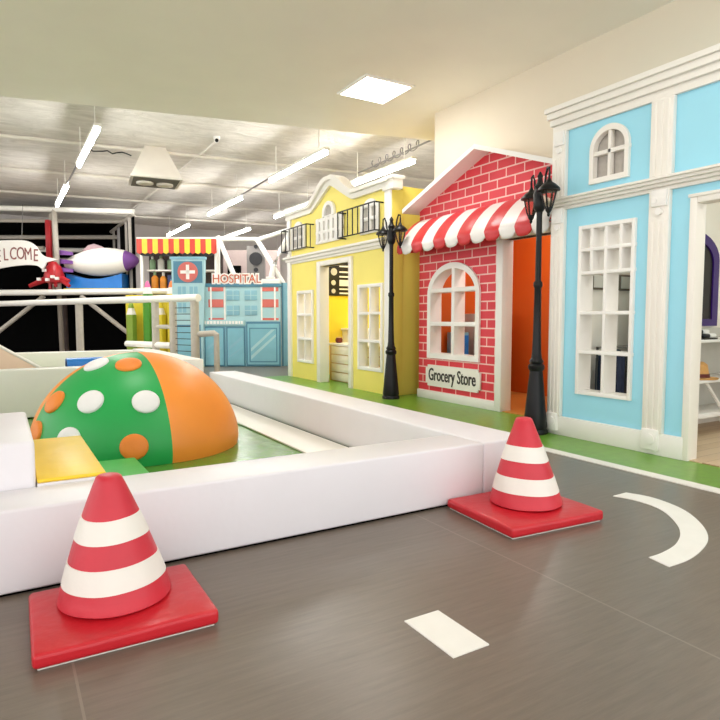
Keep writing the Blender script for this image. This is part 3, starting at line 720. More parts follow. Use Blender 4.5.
# ------------------------------------------------------------------ blue house
X = 4.505
bh = thing('blue_house', (X, 2.5, 0.003), 'pale blue play house with white pilasters, lattice window and arched upper window', 'play house')
wall = [(0.2, 0.003), (1.5, 0.003), (1.5, 1.975), (2.62, 1.975), (2.62, 0.003), (3.95, 0.003), (3.95, 3.02), (0.2, 3.02)]
build('wall', plate(wall, [rect(3.13, 3.65, 0.44, 1.90), arch(3.19, 3.54, 2.29, 2.56, 2.72)], X, X + 0.12), blue_paint, bh, smooth=30)
lw = lattice('window', bh, X - 0.025, X + 0.15, 3.105, 3.67, 0.41, 1.92, [(3.385, 0.44, 1.90), (3.24, 1.5, 1.90), (3.53, 1.5, 1.90)], [(0.795, 3.1, 3.66), (1.145, 3.1, 3.66), (1.50, 3.1, 3.66), (1.705, 3.1, 3.66)], 0.03, 0.035, label='deep white lattice window, eight small openings over six tall ones')
w = build('window', plate(arch(3.185, 3.57, 2.265, 2.55, 2.74, 20), [arch(3.225, 3.53, 2.31, 2.55, 2.69, 20)], X - 0.03, X + 0.03), trim_cream, bh, smooth=40); w['label'] = 'small arched upper window with grey panes'
bm = NB(); box(bm, X - 0.02, X + 0.03, 3.362, 3.392, 2.28, 2.71, 0.003); box(bm, X - 0.02, X + 0.03, 3.18, 3.55, 2.50, 2.535, 0.003); build('glazing_bars', bm, trim_cream, w)
build('pane', plate(arch(3.19, 3.54, 2.29, 2.56, 2.72, 20), [], X + 0.04, X + 0.06), dim_grey, w)
def pilaster(y0, y1, z0, z1, cap=True, base=False):
    bm = NB(); box(bm, X - 0.045, X, y0, y1, z0, z1, 0.004)
    w_ = y1 - y0
    for f in (0.22, 0.5, 0.78): box(bm, X - 0.053, X - 0.04, y0 + w_ * f - 0.012, y0 + w_ * f + 0.012, z0 + 0.02, z1 - (0.24 if cap else 0.02), 0.003)
    p = build('pilaster', bm, trim_cream, bh)
    if cap:
        bm = NB(); box(bm, X - 0.065, X - 0.03, y0 + 0.01, y1 - 0.03, z1 - 0.13, z1, 0.006)
        yc = (y0 + y1) / 2 - 0.01
        for k in (-1, 1): tube(bm, [(X - 0.07, yc + k * 0.035, z1 - 0.085), (X - 0.045, yc + k * 0.035, z1 - 0.085)], 0.022, 10)
        tube(bm, [(X - 0.068, yc, z1 - 0.17), (X - 0.045, yc, z1 - 0.17)], 0.028, 10)
        build('capital', bm, trim_white, p)
    if base:
        bm = NB(); box(bm, X - 0.07, X - 0.03, y0 + 0.02, y1 - 0.01, z0 - 0.14, z0 + 0.03, 0.01)
        lathe(bm, [(0.02, 0), (0.045, 0), (0.045, 0.008), (0.02, 0.012)], 0, 0, 14, M=Matrix.Translation((X - 0.07, (y0 + y1) / 2, z0 - 0.05)) @ Matrix.Rotation(-math.pi / 2, 4, 'Y'))
        build('plinth', bm, trim_white, p)
pilaster(3.82, 3.97, 0.18, 2.10, True, True); pilaster(2.81, 2.98, 0.18, 2.10, True, True)
pilaster(3.82, 3.97, 2.19, 2.80, True); pilaster(2.80, 2.985, 2.19, 2.80, False); pilaster(1.2, 1.4, 0.18, 2.10, True, True); pilaster(1.2, 1.4, 2.21, 2.80, False)
def stepped(z, tall):
    bm = NB()
    for k, (a, b, d) in enumerate(((0, .3, .03), (.3, .55, .06), (.55, .8, .09), (.8, 1, .115))): box(bm, X - d, X, 0.2, 3.97 + d * 0.4, z + tall * a, z + tall * b, 0.003)
    return bm
build('cornice', stepped(2.092, 0.098), trim_cream, bh); build('cornice', stepped(2.80, 0.22), trim_cream, bh)
build('skirting', B(X - 0.035, X, 2.64, 3.97, 0.003, 0.18, 0.005), trim_white, bh); build('skirting', B(X - 0.035, X, 0.2, 1.48, 0.003, 0.18, 0.005), trim_white, bh)
bm = NB(); box(bm, X - 0.03, X + 0.10, 2.60, 2.655, 0.003, 2.02, 0.005); box(bm, X - 0.03, X + 0.10, 1.45, 1.52, 0.003, 2.02, 0.005); box(bm, X - 0.03, X + 0.10, 1.52, 2.60, 1.955, 2.02, 0.005)
box(bm, X - 0.04, X - 0.02, 1.44, 2.665, 2.0, 2.025, 0.004)
build('door_frame', bm, trim_cream, bh)
bm = NB(); box(bm, X + 0.12, 6.7, 3.93, 3.99, 0.003, 2.6); box(bm, 6.66, 6.72, 0.2, 3.93, 0.003, 2.6)
build('inner_wall', bm, wall_cream, bh)
bm = NB(); box(bm, 5.25, 6.655, 3.46, 3.51, 0.012, 2.5); build('partition', bm, wall_cream, bh)
build('inner_floor', B(X, 6.66, 0.2, 3.93, 0.003, 0.011), planks, bh)
# things inside the blue house
t = thing('shoe_shelf', (5.9, 3.28, 0.011), 'white two-tier shelf with slanted legs inside the blue doorway', 'shelf')
for z in (0.9, 0.525): build('shelf_board', B(5.36, 6.5, 3.08, 3.45, z - 0.025, z, 0.004), trim_white, t)
build('back_panel', B(5.36, 6.5, 3.43, 3.45, 0.19, 1.0), pale_grey, t)
build('bottom_rail', B(5.36, 6.5, 3.09, 3.43, 0.17, 0.215, 0.004), trim_white, t)
for xa, xb in ((5.60, 5.90), (6.45, 6.2)):
    bm = NB(); tube(bm, [(xa, 3.1, 0.5), (xb, 3.09, 0.2)], 0.015, 6); build('brace', bm, trim_white, t)
for x, y in ((5.38, 3.11), (5.38, 3.40), (6.47, 3.11), (6.47, 3.40)): build('leg', B(x, x + 0.025, y, y + 0.03, 0.011, 0.9), trim_white, t)
t = thing('straw_hat', (5.68, 3.22, 0.525), 'tan straw hat with a brown band on the middle shelf', 'hat')
bm = NB(); lathe(bm, [(0.165, 0.533), (0.168, 0.538), (0.12, 0.535), (0.09, 0.54), (0.085, 0.58), (0.07, 0.66), (0.04, 0.685), (0.01, 0.68)], 5.68, 3.22, 24)
lathe(bm, [(0.16, 0.5255), (0.165, 0.533)], 5.68, 3.22, 24, cap=True); build('crown', bm, straw, t)
bm = NB(); lathe(bm, [(0.094, 0.541), (0.09, 0.575)], 5.68, 3.22, 24, cap=False); build('hat_band', bm, band_brown, t)
for i, (x, y, mt, lab) in enumerate(((5.45, 3.2, shoe_black, 'black toy shoe at the left end of the top shelf'), (5.60, 3.2, shoe_black, 'black toy shoe on the top shelf below the purple mirror'), (5.74, 3.22, trim_white, 'white toy shoe on the top shelf by the frame edge'))):
    t = thing('toy_shoe', (x, y, 0.9), lab, 'shoe', group=None)
    bm = NB(); box(bm, x - 0.05, x + 0.06, y - 0.1, y + 0.03, 0.9, 0.915, 0.004); build('sole', bm, ink, t)
    bm = NB(); box(bm, x - 0.045, x + 0.055, y - 0.095, y + 0.025, 0.915, 0.955, 0.018, 3); box(bm, x - 0.04, x + 0.05, y - 0.03, y + 0.025, 0.94, 0.99, 0.015, 3); build('upper', bm, mt, t)
t = thing('wall_mirror', (6.2, 3.455, 1.0), 'tall dark mirror with a rounded purple frame in the blue house', 'mirror')
my = lambda P: [(x, z) for x, z in P]
def plate_y(outer, holes, y0, y1):
    bm = plate([(a, b) for a, b in outer], holes, 0, y1 - y0)
    bmesh.ops.transform(bm, matrix=Matrix(((0, 1, 0, 0), (1, 0, 0, y0), (0, 0, 1, 0), (0, 0, 0, 1))), verts=bm.verts[:]); return bm
build('frame', plate_y(arch(5.40, 6.33, 1.02, 1.68, 1.96), [arch(5.50, 6.23, 1.09, 1.66, 1.87)], 3.42, 3.455), deep_purple, t)
build('glass', plate_y(arch(5.50, 6.23, 1.09, 1.66, 1.87), [], 3.435, 3.45), mat('dark_mirror', '1A1414', 0.35), t)
t = thing('clothes_rail', (5.2, 3.7, 0.011), 'low rail of dress-up clothes behind the lattice window of the blue house', 'clothes rail')
bm = NB(); tube(bm, [(4.85, 3.72, 0.011), (4.85, 3.72, 0.82), (5.75, 3.72, 0.82), (5.75, 3.72, 0.011)], 0.014, 8); build('rail', bm, steel, t)
for x0, x1, mt, lab in ((4.9, 5.22, cloth_navy, 'navy dress-up jacket hanging on the low rail'), (5.32, 5.66, cloth_grey, 'grey dress-up coat hanging on the low rail')):
    t = thing('costume', (x0, 3.72, 0.2), lab, 'costume')
    bm = NB()
    for k in range(4):
        xa = x0 + (x1 - x0) * k / 4; box(bm, xa, xa + (x1 - x0) / 4 - 0.004, 3.65 + 0.015 * (k % 2), 3.79 - 0.012 * (k % 2), 0.18, 0.74, 0.03, 2)
    box(bm, x0 + 0.06, x1 - 0.06, 3.67, 3.77, 0.72, 0.8, 0.03, 2)
    build('garment', bm, mt, t)
    bm = NB(); tube(bm, [((x0 + x1) / 2, 3.72, 0.79), ((x0 + x1) / 2, 3.72, 0.833), ((x0 + x1) / 2 + 0.02, 3.735, 0.838)], 0.005, 6); build('hook', bm, steel, t)
for x0, x1, lab in ((4.98, 5.2, 'small dark framed picture at the left behind the lattice window'), (5.4, 5.66, 'small dark framed picture at the right behind the lattice window')):
    t = thing('wall_picture', ((x0 + x1) / 2, 3.93, 1.4), lab, 'picture')
    build('frame', B(x0, x1, 3.905, 3.93, 1.38, 1.54, 0.004), mat('picture_brown', '6A5E50', 0.7), t); build('print', B(x0 + 0.03, x1 - 0.03, 3.9, 3.905, 1.40, 1.52), pale_grey, t)

def add_fill_lamp(x, y, z, power, label):  # unseen fixtures added to brighten the house interiors
    t = thing('fill_lamp', (x, y, z), label, 'added lamp')
    bm = NB(); tube(bm, [(x, y, z + 0.02), (x, y, 2.719 if z < 2.7 and x > 5.25 and y < 6.7 else z + 0.5)], 0.01, 6); build('cord', bm, black_iron, t)
    bm = NB(); lathe(bm, [(0.13, z), (0.13, z + 0.02), (0.05, z + 0.05)], x, y, 20); build('shade', bm, trim_white, t)
    bm = NB(); lathe(bm, [(0.115, z - 0.01), (0.115, z)], x, y, 20); build('bulb', bm, panel_mat, t)
    L = bpy.data.lights.new('fill_glow', 'POINT'); L.energy = power; L.shadow_soft_size = 0.12; L.color = (1, 0.97, 0.92)
    lo = bpy.data.objects.new('fill_glow', L); COL.objects.link(lo); lo.parent = t; lo.location = (0, 0, -0.15)
add_fill_lamp(5.75, 5.2, 2.45, 20, 'added unseen lamp brightening the orange room of the grocery')
add_fill_lamp(5.4, 2.4, 2.55, 9, 'added unseen lamp brightening the doorway room of the blue house')
add_fill_lamp(4.95, 3.5, 2.45, 4, 'added unseen lamp brightening the room behind the lattice window of the blue house')
add_fill_lamp(5.2, 8.9, 2.5, 6, 'added unseen lamp brightening the plank counter of the yellow house')

# ------------------------------------------------------------------ back rows (coordinates u, d, z square to the heading)
FR = BK
def bthing(name, u, d, z, label, cat, group=None): return thing(name, bkloc(u, d, z), label, cat, -TH, group)
# hospital
t = bthing('toy_hospital', -2.6, 13.6, 0, 'painted blue hospital front with red bands, teal doors and a sign on top', 'play house')
d = 13.6
build('main_panel', B(-3.50, -1.80, d, d + 0.12, 0, 1.80), hosp_light, t)
build('roof_strip', B(-3.52, -1.78, d - 0.03, d + 0.12, 1.80, 1.875, 0.004), hosp_dark, t)
bm = NB()
for u0, u1 in ((-3.42, -3.08), (-2.21, -1.84)):
    for z0, z1 in ((1.70, 1.79), (1.34, 1.52), (1.05, 1.10)): box(bm, u0, u1, d - 0.012, d, z0, z1)
build('red_band', bm, hosp_red, t)
for u0, u1 in ((-3.00, -2.72), (-2.60, -2.32)):
    for z0, z1 in ((1.50, 1.72), (1.16, 1.38)):
        w = build('window', B(u0, u1, d - 0.02, d, z0, z1, 0.004), hosp_blue, t)
        bm = NB(); box(bm, (u0 + u1) / 2 - 0.008, (u0 + u1) / 2 + 0.008, d - 0.026, d - 0.018, z0, z1); box(bm, u0, u1, d - 0.026, d - 0.018, (z0 + z1) / 2 - 0.008, (z0 + z1) / 2 + 0.008)
        build('glazing_bars', bm, hosp_light, w)
for u in (-3.05, -2.22, -3.36, -1.92): build('pillar', B(u - 0.018, u + 0.018, d - 0.016, d - 0.002, 1.05, 1.80), trim_white, t)
o = build('sign_strip', B(-3.66, -2.60, d - 0.05, d - 0.012, 0.93, 1.06, 0.004), hosp_light, t)
bm = NB(); rr = random.Random(5); u = -3.52
while u < -2.68:
    w_ = rr.uniform(0.03, 0.06); box(bm, u, u + w_, d - 0.056, d - 0.049, 0.965, 1.03); u += w_ + 0.02
build('worn_lettering', bm, trim_white, o)
build('lower_wall', B(-3.62, -1.79, d - 0.012, d, 0, 0.93), hosp_blue, t)
for u0, u1, lab in ((-3.52, -3.06, 'left teal door'), (-3.02, -2.60, 'right teal door')):
    o = build('door', B(u0, u1, d - 0.035, d - 0.012, 0.01, 0.90, 0.004), hosp_dark, t); o['label'] = lab
    build('panel', B(u0 + 0.03, u1 - 0.03, d - 0.042, d - 0.034, 0.04, 0.87), hosp_teal, o)
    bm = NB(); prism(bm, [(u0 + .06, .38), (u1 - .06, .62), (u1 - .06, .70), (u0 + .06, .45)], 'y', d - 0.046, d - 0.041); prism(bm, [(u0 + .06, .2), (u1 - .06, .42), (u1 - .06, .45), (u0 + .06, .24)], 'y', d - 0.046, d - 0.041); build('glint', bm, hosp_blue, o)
o = build('garage_window', B(-2.57, -1.80, d - 0.035, d - 0.012, 0.01, 1.02, 0.004), hosp_dark, t)
build('panel', B(-2.54, -1.83, d - 0.042, d - 0.034, 0.05, 0.97), hosp_teal, o)
bm = NB(); box(bm, -2.50, -1.87, d - 0.05, d - 0.041, 0.10, 0.88); build('pane_border', bm, hosp_dark, o)
bm = NB(); box(bm, -2.475, -1.895, d - 0.055, d - 0.049, 0.125, 0.855); build('pane', bm, hosp_teal, o)
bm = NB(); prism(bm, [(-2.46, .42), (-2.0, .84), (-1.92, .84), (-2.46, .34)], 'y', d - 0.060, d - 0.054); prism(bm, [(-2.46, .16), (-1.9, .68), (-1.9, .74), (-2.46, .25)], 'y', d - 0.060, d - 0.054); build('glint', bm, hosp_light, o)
bm = text_bm('HOSPITAL', 0.27, face_d(-2.77, d - 0.02, 1.97), 0.015, 0.9, 1.0, 0.032)
o = build('lettering', bm, trim_white, t, smooth=0); o['label'] = 'white outlined HOSPITAL letters'
build('letter_face', text_bm('HOSPITAL', 0.27, face_d(-2.77, d - 0.04, 1.97), 0.008, 0.9, 1.0, 0.0), hosp_orange, o, smooth=0)
bm = NB(); box(bm, -2.22, -1.80, d, d + 0.06, 1.875, 1.98, 0.01); box(bm, -2.12, -1.92, d, d + 0.06, 1.98, 2.03, 0.01); build('rooftop_ornament', bm, trim_white, t)
# hospital tower
t = bthing('hospital_tower', -3.84, 13.5, 0, 'light blue hospital tower panel with a white cross on a red disc', 'play house')
d = 13.46
bm = NB(); prism(bm, [(-4.16, 0), (-3.53, 0), (-3.46, 2.40), (-4.20, 2.40)], 'y', d, d + 0.13); build('panel', bm, hosp_light, t, smooth=0)
build('roof_edge', B(-4.22, -3.44, d - 0.02, d + 0.13, 2.40, 2.46, 0.004), hosp_blue, t)
build('sign_field', B(-4.15, -3.51, d - 0.012, d, 1.88, 2.36), hosp_dark, t)
bm = NB(); disc(bm, -3.83, d - 0.012, 2.12, 0.225, 0.012, 28); o = build('cross_disc', bm, hosp_red, t, smooth=0)
bm = NB(); box(bm, -3.865, -3.795, d - 0.034, d - 0.024, 1.96, 2.28); box(bm, -3.99, -3.67, d - 0.034, d - 0.024, 2.085, 2.155); build('cross', bm, trim_white, o)
for u0, u1 in ((-4.06, -3.88), (-3.80, -3.62)):
    for z0, z1 in ((1.58, 1.80), (1.22, 1.44)):
        w = build('window', B(u0, u1, d - 0.012, d, z0, z1), hosp_blue, t)
        bm = NB(); box(bm, (u0 + u1) / 2 - .008, (u0 + u1) / 2 + .008, d - .017, d - .011, z0, z1); build('glazing_bars', bm, hosp_light, w)
build('base_panel', B(-4.13, -3.57, d - 0.012, d, 0.05, 0.95), hosp_dark, t)
build('base_pane', B(-4.08, -3.62, d - 0.018, d - 0.011, 0.1, 0.9), hosp_teal, t)
# side strip at the right
t = bthing('painted_panel', -1.62, 13.7, 0, 'narrow blue painted panel between the hospital and the yellow house', 'panel')
build('board', B(-1.77, -1.35, 13.75, 13.85, 0, 1.9, 0.004), hosp_blue, t)
bm = NB()
for k in range(7): box(bm, -1.66, -1.58, 13.735, 13.75, 0.1 + k * 0.25, 0.22 + k * 0.25)
build('painted_mark', bm, hosp_light, t); build('edge', B(-1.79, -1.75, 13.73, 13.76, 0, 1.9), hosp_dark, t)

# striped stall
t = bthing('market_stall', -4.6, 15.5, 0, 'stall with a red and yellow striped awning behind the hospital tower', 'stall')
bm = NB(); st = []; n = 15; u0, u1 = -5.60, -3.60
for k in range(n):
    a = u0 + (u1 - u0) * k / n; b = u0 + (u1 - u0) * (k + 1) / n
    prism(bm, [(a, 3.08), (b, 3.08), (b, 2.74), ((a + b) / 2, 2.70), (a, 2.74)], 'y', 15.2, 15.24, mi=k % 2)
build('awning', bm, [stall_red, stall_yellow], t, smooth=0)
bm = NB(); box(bm, u0, u1, 15.2, 16.0, 3.08, 3.12); build('awning_top', bm, cream_vinyl, t)
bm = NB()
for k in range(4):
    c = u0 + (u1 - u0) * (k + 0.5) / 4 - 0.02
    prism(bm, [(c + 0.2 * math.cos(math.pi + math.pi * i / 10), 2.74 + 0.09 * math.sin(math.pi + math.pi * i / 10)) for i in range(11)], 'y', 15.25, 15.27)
build('scallop_shadow', bm, shoe_black, t, smooth=0)  # black half-rounds stand in for the shadows under the awning
for u in (-5.56, -3.68): build('post', B(u, u + 0.07, 15.3, 15.37, 0, 3.08, 0.005), pole_white, t)
build('back_wall', B(-5.56, -3.62, 15.95, 16.0, 0, 3.08), dark_brown, t)
build('shelf_board', B(-5.48, -3.70, 15.5, 15.95, 1.72, 1.77), trim_cream, t); build('shelf_board', B(-5.48, -3.70, 15.55, 15.95, 2.30, 2.34), trim_cream, t)
build('counter', B(-5.48, -3.70, 15.3, 15.95, 0, 1.0), pencil_yellow, t)
k = 0
def bottle(u, d, z, h, r, m, lab, cap):
    t = bthing('bottle', u, d, z, lab, 'bottle')
    bm = NB(); lathe(bm, [(r, z), (r * 1.05, z + 0.02), (r * 1.05, z + h * 0.7), (r * 0.45, z + h * 0.82)], u, d, 14); build('body', bm, m, t)
    bm = NB(); lathe(bm, [(r * 0.45, z + h * 0.82), (r * 0.45, z + h), (r * 0.2, z + h + 0.01)], u, d, 12); build('cap', bm, cap, t)
bottle(-5.30, 15.62, 1.77, 0.52, 0.085, bottle_orange, 'large orange bottle at the left of the stall shelf', bottle_green)
bottle(-5.08, 15.62, 1.77, 0.50, 0.085, bottle_orange, 'large orange bottle second from the left, next to the navy box', pale_grey)
bottle(-4.42, 15.62, 1.77, 0.46, 0.085, bottle_orange, 'large orange bottle right of the navy box', bottle_green)
bottle(-5.38, 15.7, 2.34, 0.34, 0.07, bottle_green, 'green bottle at the left end of the upper stall shelf', pale_grey)
bottle(-5.16, 15.7, 2.34, 0.36, 0.08, pale_grey, 'pale bottle on the upper stall shelf between green ones', bottle_green)
bottle(-4.92, 15.7, 2.34, 0.34, 0.07, bottle_green, 'green bottle on the upper stall shelf above the navy box', pale_grey)
bottle(-4.70, 15.7, 2.34, 0.36, 0.08, pale_grey, 'pale bottle on the upper stall shelf right above the navy box', bottle_green)
bottle(-4.46, 15.7, 2.34, 0.34, 0.07, bottle_green, 'green bottle on the upper stall shelf beside the hospital tower', pale_grey)
t = bthing('snack_box', -4.76, 15.62, 1.77, 'navy box standing between the orange bottles', 'box')
build('carton', B(-4.95, -4.58, 15.54, 15.74, 1.77, 2.2, 0.01), navy, t); build('front_label', B(-4.88, -4.65, 15.53, 15.54, 1.9, 2.1), hosp_dark, t)
# pencil fence
PEN = ((-5.55, pencil_lime, 1.5, pencil_lime, 'lime pencil picket at the left end of the fence'), (-5.14, pencil_green, 2.0, pink, 'tall pencil picket with a pink point and green lower body'), (-4.84, pencil_yellow, 1.5, pencil_yellow, 'yellow pencil picket between the two with coloured points'), (-4.56, pencil_yellow, 2.0, tip_orange, 'tall yellow pencil picket with an orange point'), (-4.30, pencil_yellow, 1.5, pencil_yellow, 'yellow pencil picket behind the grey railing post'))
for u, m, h, tipm, lab in PEN:
    t = bthing('pencil_picket', u, 14.6, 0, lab, 'fence picket', 'pencil fence')
    zb = h - 0.32
    bm = NB(); lathe(bm, [(0.125, 0), (0.125, zb - 0.02), (0.12, zb)], u, 14.6, 6); build('shaft', bm, m, t, smooth=0)
    bm = NB(); lathe(bm, [(0.12, zb), (0.06, zb + 0.2)], u, 14.6, 6); build('wood_tip', bm, trim_cream, t, smooth=0)
    bm = NB(); lathe(bm, [(0.075, zb + 0.16), (0.05, zb + 0.26), (0.012, zb + 0.32)], u, 14.6, 12); build('lead', bm, tipm, t)
tag(build('fence_board', B(-5.75, -4.22, 14.78, 14.86, 0.35, 1.66, 0.005), pencil_yellow), 'yellow board behind the pencil pickets', 'fence')

# climbing frame
t = bthing('play_frame', -7.5, 15.5, 0, 'tall netted soft play frame with padded posts, white beams and dark inside', 'climbing frame')
d = 15.5
def bar(pts, r, m, name, lab=None):
    bm = NB(); tube(bm, pts, r, 10); o = build(name, bm, m, t)
    if lab: o['label'] = lab
    return o
UL, UR = -11.0, -5.75
bar([(UL, d, 3.94), (UR, d, 3.80)], 0.065, pole_white, 'beam', 'white top beam')
bar([(UL, d + 1.2, 3.78), (UR - 0.72, d + 1.2, 3.74)], 0.05, pole_grey, 'beam'); bar([(UL, d + 2.2, 3.45), (UR - 1.32, d + 2.2, 3.45)], 0.06, pole_grey, 'beam')
bar([(-7.79, d, 3.85), (-7.73, d, 1.75)], 0.065, pole_grey, 'post'); bar([(-7.73, d, 1.75), (-7.70, d, 0)], 0.06, mat('shaded_post_padding', '7A7064', 0.6), 'post', 'lower post, coloured darker for the shade inside the frame'); bar([(UR - 0.25, d + 0.42, 3.78), (UR - 0.23, d + 0.42, 0)], 0.075, pole_grey, 'post')  # lower post is the same grey padding with its shade painted in
def dp(u, q, z): return (u - 0.6 * q, d + q, z)     # going back along the room
bar([dp(UR - 0.02, 0, 3.75), dp(UR - 0.02, 3.0, 3.72)], 0.055, pole_grey, 'beam'); bar([dp(UR, 0.9, 3.7), dp(UR, 0.9, 1.8)], 0.055, pole_grey, 'post')
bar([dp(-7.79, 0.9, 3.9), dp(-7.79, 0.9, 1.8)], 0.055, pole_grey, 'post'); bar([dp(UR, 1.9, 3.7), dp(UR, 1.9, 1.8)], 0.07, steel, 'post'); bar([dp(UR, 2.6, 3.7), dp(UR, 2.6, 1.8)], 0.06, pole_grey, 'post')
bar([(UL, d + 3, 3.2), (UR - 1.8, d + 3, 3.15)], 0.07, pole_white, 'beam'); bar([(UL, d + 3, 2.9), (UR - 1.8, d + 3, 2.86)], 0.05, pole_grey, 'beam')
bar([(UL, d - 0.02, 1.73), (-4.68, d - 0.6, 1.76)], 0.075, pole_white, 'beam', 'white deck edge beam')
bm = NB(); prism(bm, [(UL, d + 0.05), (UR, d + 0.05), dp(UR, 3.3, 0)[:2], dp(UL, 3.3, 0)[:2]], 'z', 1.72, 1.80); build('deck', bm, caramel, t, smooth=0); build('deck_edge', B(-7.6, UR, d - 0.02, d + 0.05, 1.80, 1.86), pencil_yellow, t)
build('dark_back_net', B(UL - 2, UR - 1.9, d + 3.3, d + 3.36, 0, 3.85), black_net, t); bm = NB(); prism(bm, [dp(UR, 0.15, 0)[:2], dp(UR, 3.3, 0)[:2], (dp(UR, 3.3, 0)[0] + 0.04, d + 3.3), (UR - 0.05, d + 0.15)], 'z', 0, 3.72); build('dark_side_net', bm, black_net, t, smooth=0)  # solid black sheets stand in for nets and the shade inside the frame
bm = NB(); prism(bm, [dp(UL, 1.2, 0)[:2], dp(UR, 1.2, 0)[:2], dp(UR, 3.3, 0)[:2], dp(UL, 3.3, 0)[:2]], 'z', 3.74, 3.76); build('dark_top_net', bm, black_net, t, smooth=0); build('dark_underside', B(UL, UR - 0.02, d + 0.5, d + 0.56, 0, 1.70), black_net, t)  # black sheet below the deck stands in for the shade there
bar([(-8.10, d - 0.05, 1.66), (-9.6, d - 0.05, 0.52)], 0.055, pole_grey, 'brace'); bar([(-7.15, d - 0.05, 1.66), (-5.70, d - 0.05, 0.5)], 0.055, pole_grey, 'brace'); bar([(-7.76, d + .3, 1.7), (-7.74, d + .3, 0)], 0.07, dark_brown, 'post')
bar([(-9.0, d + 1.0, 3.0), (-9.0 + 0.4, d + 1.0, 3.0)], 0.05, pole_grey, 'beam')
# red pad on the post, red toy, rocket, welcome bubble
t = bthing('red_bolster', -8.12, 15.75, 1.8, 'narrow upright red pad just left of the middle frame post', 'pad')
bm = NB(); box(bm, -8.19, -8.05, 15.78, 15.9, 2.55, 3.65, 0.03, 2); box(bm, -8.15, -8.09, 15.8, 15.88, 1.8, 2.56); build('pad', bm, red_toy, t)
t = bthing('octopus_toy', -7.74, 15.3, 1.8, 'red inflatable toy with white squares around the frame post', 'toy')
bm = NB(); rnd = random.Random(2)
lathe(bm, [(0.02, 1.95), (0.2, 2.0), (0.24, 2.18), (0.17, 2.40), (0.05, 2.52)], -7.74, 15.3, 16)
build('body', bm, red_toy, t)
for a, l, dz in ((200, .62, -.22), (160, .45, -.1), (-30, .5, -.2), (10, .42, -.05), (-70, .3, -.2), (100, .3, .35)):
    ca, sa = math.cos(math.radians(a)), math.sin(math.radians(a))
    bm = NB(); tube(bm, [(-7.74 + 0.1 * ca, 15.3 - 0.05, 2.12), (-7.74 + l * .6 * ca, 15.25, 2.1 + dz * .4), (-7.74 + l * ca, 15.2 + .05 * sa, max(1.9, 2.08 + dz))], 0.09, 8, r1=0.045); build('tentacle', bm, red_toy, t)
for u, z in ((-7.86, 2.28), (-7.66, 2.12), (-7.79, 2.05), (-7.55, 2.08), (-8.0, 2.06)):
    build('white_patch', B(u - 0.04, u + 0.04, 15.02, 15.09, z - 0.03, z + 0.04), trim_white, t)
t = bthing('toy_rocket', -6.8, 15.7, 1.9, 'white play rocket with purple nose and fins lying on the frame deck', 'rocket')
M_ = Matrix.Translation((-6.80, 15.62, 2.53)) @ Matrix.Rotation(math.radians(90 - 3), 4, 'Y')
prof = []
for i in range(17):
    q = i / 16; prof.append((0.36 * math.sin(math.pi * (0.06 + 0.70 * q)) ** 0.8, -0.80 + 1.58 * q))
bm = NB(); lathe(bm, prof, 0, 0, 24, M=M_); build('body', bm, cream_vinyl, t)
r_e = prof[-1][0]
bm = NB(); lathe(bm, [(r_e * 0.99, 0.78), (r_e * 0.86, 0.86), (r_e * 0.6, 0.98), (r_e * 0.25, 1.08), (0.02, 1.1)], 0, 0, 24, M=M_); o = build('nose', bm, purple, t)
bm = NB(); prism(bm, [(-7.22, 2.83), (-6.55, 2.86), (-6.72, 2.96), (-6.9, 3.02), (-7.05, 2.98)], 'y', 15.72, 15.78); o = build('fin', bm, mauve, t)
for z, zt in ((2.75, 2.95), (2.53, 2.55), (2.32, 2.12)):
    bm = NB(); prism(bm, [(-7.62, z + .07), (-7.3, z + .02), (-7.3, z - .06), (-7.62, z - .05), (-7.52, z)], 'y', 15.36, 15.42); build('fin', bm, purple, t)
t = bthing('rocket_cradle', -6.8, 15.75, 1.86, 'blue curved foam cradle under the white rocket', 'foam cradle')
bm = NB(); P = [(-7.55, 1.86), (-6.12, 1.86), (-6.12, 2.24)] + [(-6.12 - 1.43 * i / 10, 2.24 - 0.14 * math.sin(math.pi * i / 10)) for i in range(1, 11)]
prism(bm, P, 'y', 15.52, 15.98); build('cover', bm, blue_vinyl, t, smooth=40)
build('base', B(-7.6, -6.05, 15.50, 16.0, 1.80, 1.86), cream_vinyl, t)
t = bthing('welcome_sign', -8.6, 14.9, 2.6, 'white speech bubble sign reading WELCOME at the upper left', 'sign')
top = [(-9.75, 2.62), (-9.5, 2.84), (-9.0, 2.97), (-8.5, 3.0), (-8.15, 2.98), (-7.95, 2.86), (-7.83, 2.68), (-7.70, 2.60), (-7.42, 2.54)]
bot = [(-7.70, 2.46), (-7.79, 2.30), (-7.92, 2.38), (-8.2, 2.40), (-8.6, 2.36), (-9.1, 2.28), (-9.5, 2.36), (-9.72, 2.5)]
bm = NB(); prism(bm, smoothline(top, 4) + smoothline(bot, 3), 'y', 14.85, 14.9); build('board', bm, cream_vinyl, t, smooth=0)
for i, ch in enumerate('WELCOME'):
    u = -9.05 + i * 0.184; zz = 2.62 + 0.05 * math.sin((i - 1.5) * 0.7)
    if i == 0: u -= 0.03
    build('letter', text_bm(ch, 0.43, face_d(u, 14.845, zz) @ Matrix.Rotation(math.radians(-3 + 2 * (i % 3)), 4, 'Z'), 0.004, 0.6, bold=0.0), dark_red_ink, t, smooth=0)
bm = NB()
for u in (-9.2, -8.3): tube(bm, [(u, 14.88, 2.9), (u, 15.0, 3.9), (u, 15.4, 3.92)], 0.008, 6)
build('hanging_wire', bm, steel, t)

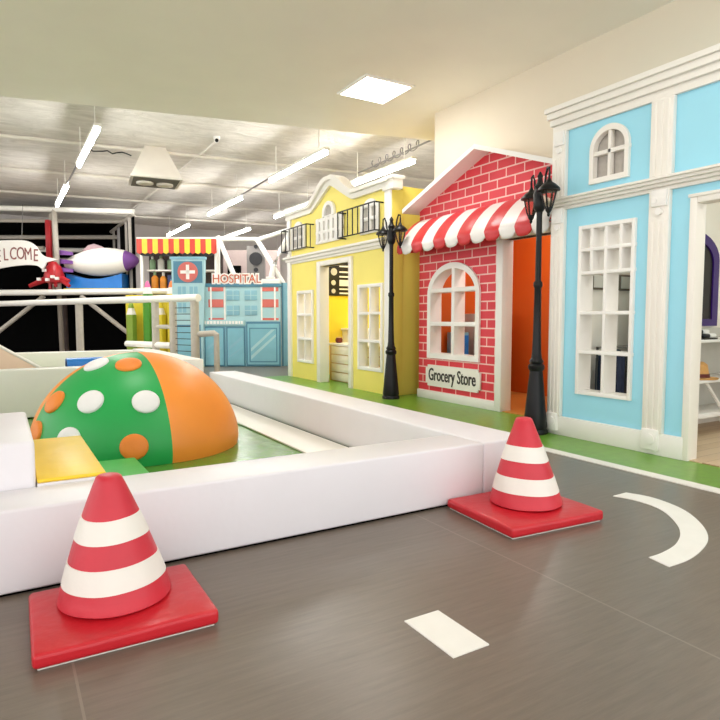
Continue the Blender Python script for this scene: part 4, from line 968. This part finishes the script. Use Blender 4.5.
# railing in front of the play frame
t = bthing('railing', -5.0, 12.0, 0, 'white topped railing with grey padded posts in front of the play frame', 'railing')
def on(u): return 10.5 + 5.0 * (-2.88 - u) / 6.9
def hang(u0, u1, z, r, n=10): return tube(NB(), [(u0, on(u0), z), (u1, on(u1), z)], r, n)
build('top_rail', hang(-2.80, -9.55, 1.45, 0.066, 14), pole_white, t)
for u, r in ((-2.885, 0.074), (-3.375, 0.066), (-3.80, 0.066), (-5.93, 0.076)):
    build('post', tube(NB(), [(u, on(u), 0), (u, on(u), 1.40)], r, 14), pole_grey, t)
build('rail', hang(-3.42, -3.80, 0.60, 0.06), pole_white, t); build('rail', hang(-3.42, -3.80, 0.94, 0.04), pole_grey, t)
build('rail', hang(-3.80, -4.55, 0.60, 0.06), pole_white, t)
bm = NB()
for k in range(9): tube(bm, [(-3.375, on(-3.375), 0.4 + k * 0.11), (-2.91, on(-2.91), 0.4 + k * 0.11)], 0.007, 6)
build('net', bm, black_iron, t)
build('handrail', tube(NB(), [(-2.86, 10.5, 0.815), (-2.56, 10.5, 0.835), (-2.51, 10.5, 0.80), (-2.51, 10.5, 0.0)], 0.054, 12), pole_grey, t)

# white tube truss and grey speaker panel behind the hospital
t = bthing('tube_truss', -2.6, 15.0, 0, 'white tube truss rising behind the hospital sign', 'truss')
bm = NB(); tube(bm, [(-3.58, 15.35, 0), (-3.58, 15.35, 3.08)], 0.035, 10); build('post', bm, pole_white, t)
for P, r in (([(-3.54, 15.1, 3.12), (-3.02, 15, 1.9)], 0.06), ([(-3.54, 15.1, 3.06), (-2.50, 15, 3.04)], 0.05), ([(-2.56, 15, 3.06), (-1.90, 15, 1.95)], 0.06), ([(-2.50, 15, 3.04), (-1.70, 14.4, 3.18)], 0.05),
             ([(-1.75, 14.9, 3.1), (-1.95, 14.9, 2.75), (-2.12, 14.9, 2.4), (-2.22, 14.9, 1.95), (-2.25, 14.9, 0)], 0.07), ([(-1.70, 14.9, 3.15), (-1.68, 14.9, 0)], 0.05)):
    bm = NB(); tube(bm, P, r, 10); build('tube', bm, pole_white, t)
t = bthing('speaker_panel', -2.6, 15.7, 0, 'grey upright panel with a round black speaker above the hospital sign', 'speaker')
build('panel', B(-2.92, -2.46, 15.6, 15.75, 0, 2.95, 0.006), mat('speaker_grey', '6E6965', 0.6), t)
bm = NB(); disc(bm, -2.68, 15.6, 2.62, 0.17, 0.03, 20); build('speaker_cone', bm, shoe_black, t)
bm = NB(); disc(bm, -2.68, 15.6, 2.95 - .02, 0.05, 0.02, 12); disc(bm, -2.68, 15.6, 2.34, 0.06, 0.02, 12); build('screw', bm, shoe_black, t)
tag(build('partition_wall', B(-3.9, -2.2, 16.6, 16.7, 0, 2.95), mat('partition_paint', 'B5A29C', 0.8)), 'dull pinkish partition behind the white truss', 'partition')
tag(build('dark_doorway_curtain', B(-3.55, -3.2, 16.2, 16.3, 0, 2.5), black_net), 'dark curtain behind the left end of the hospital sign', 'curtain')
FR = Matrix.Identity(4)
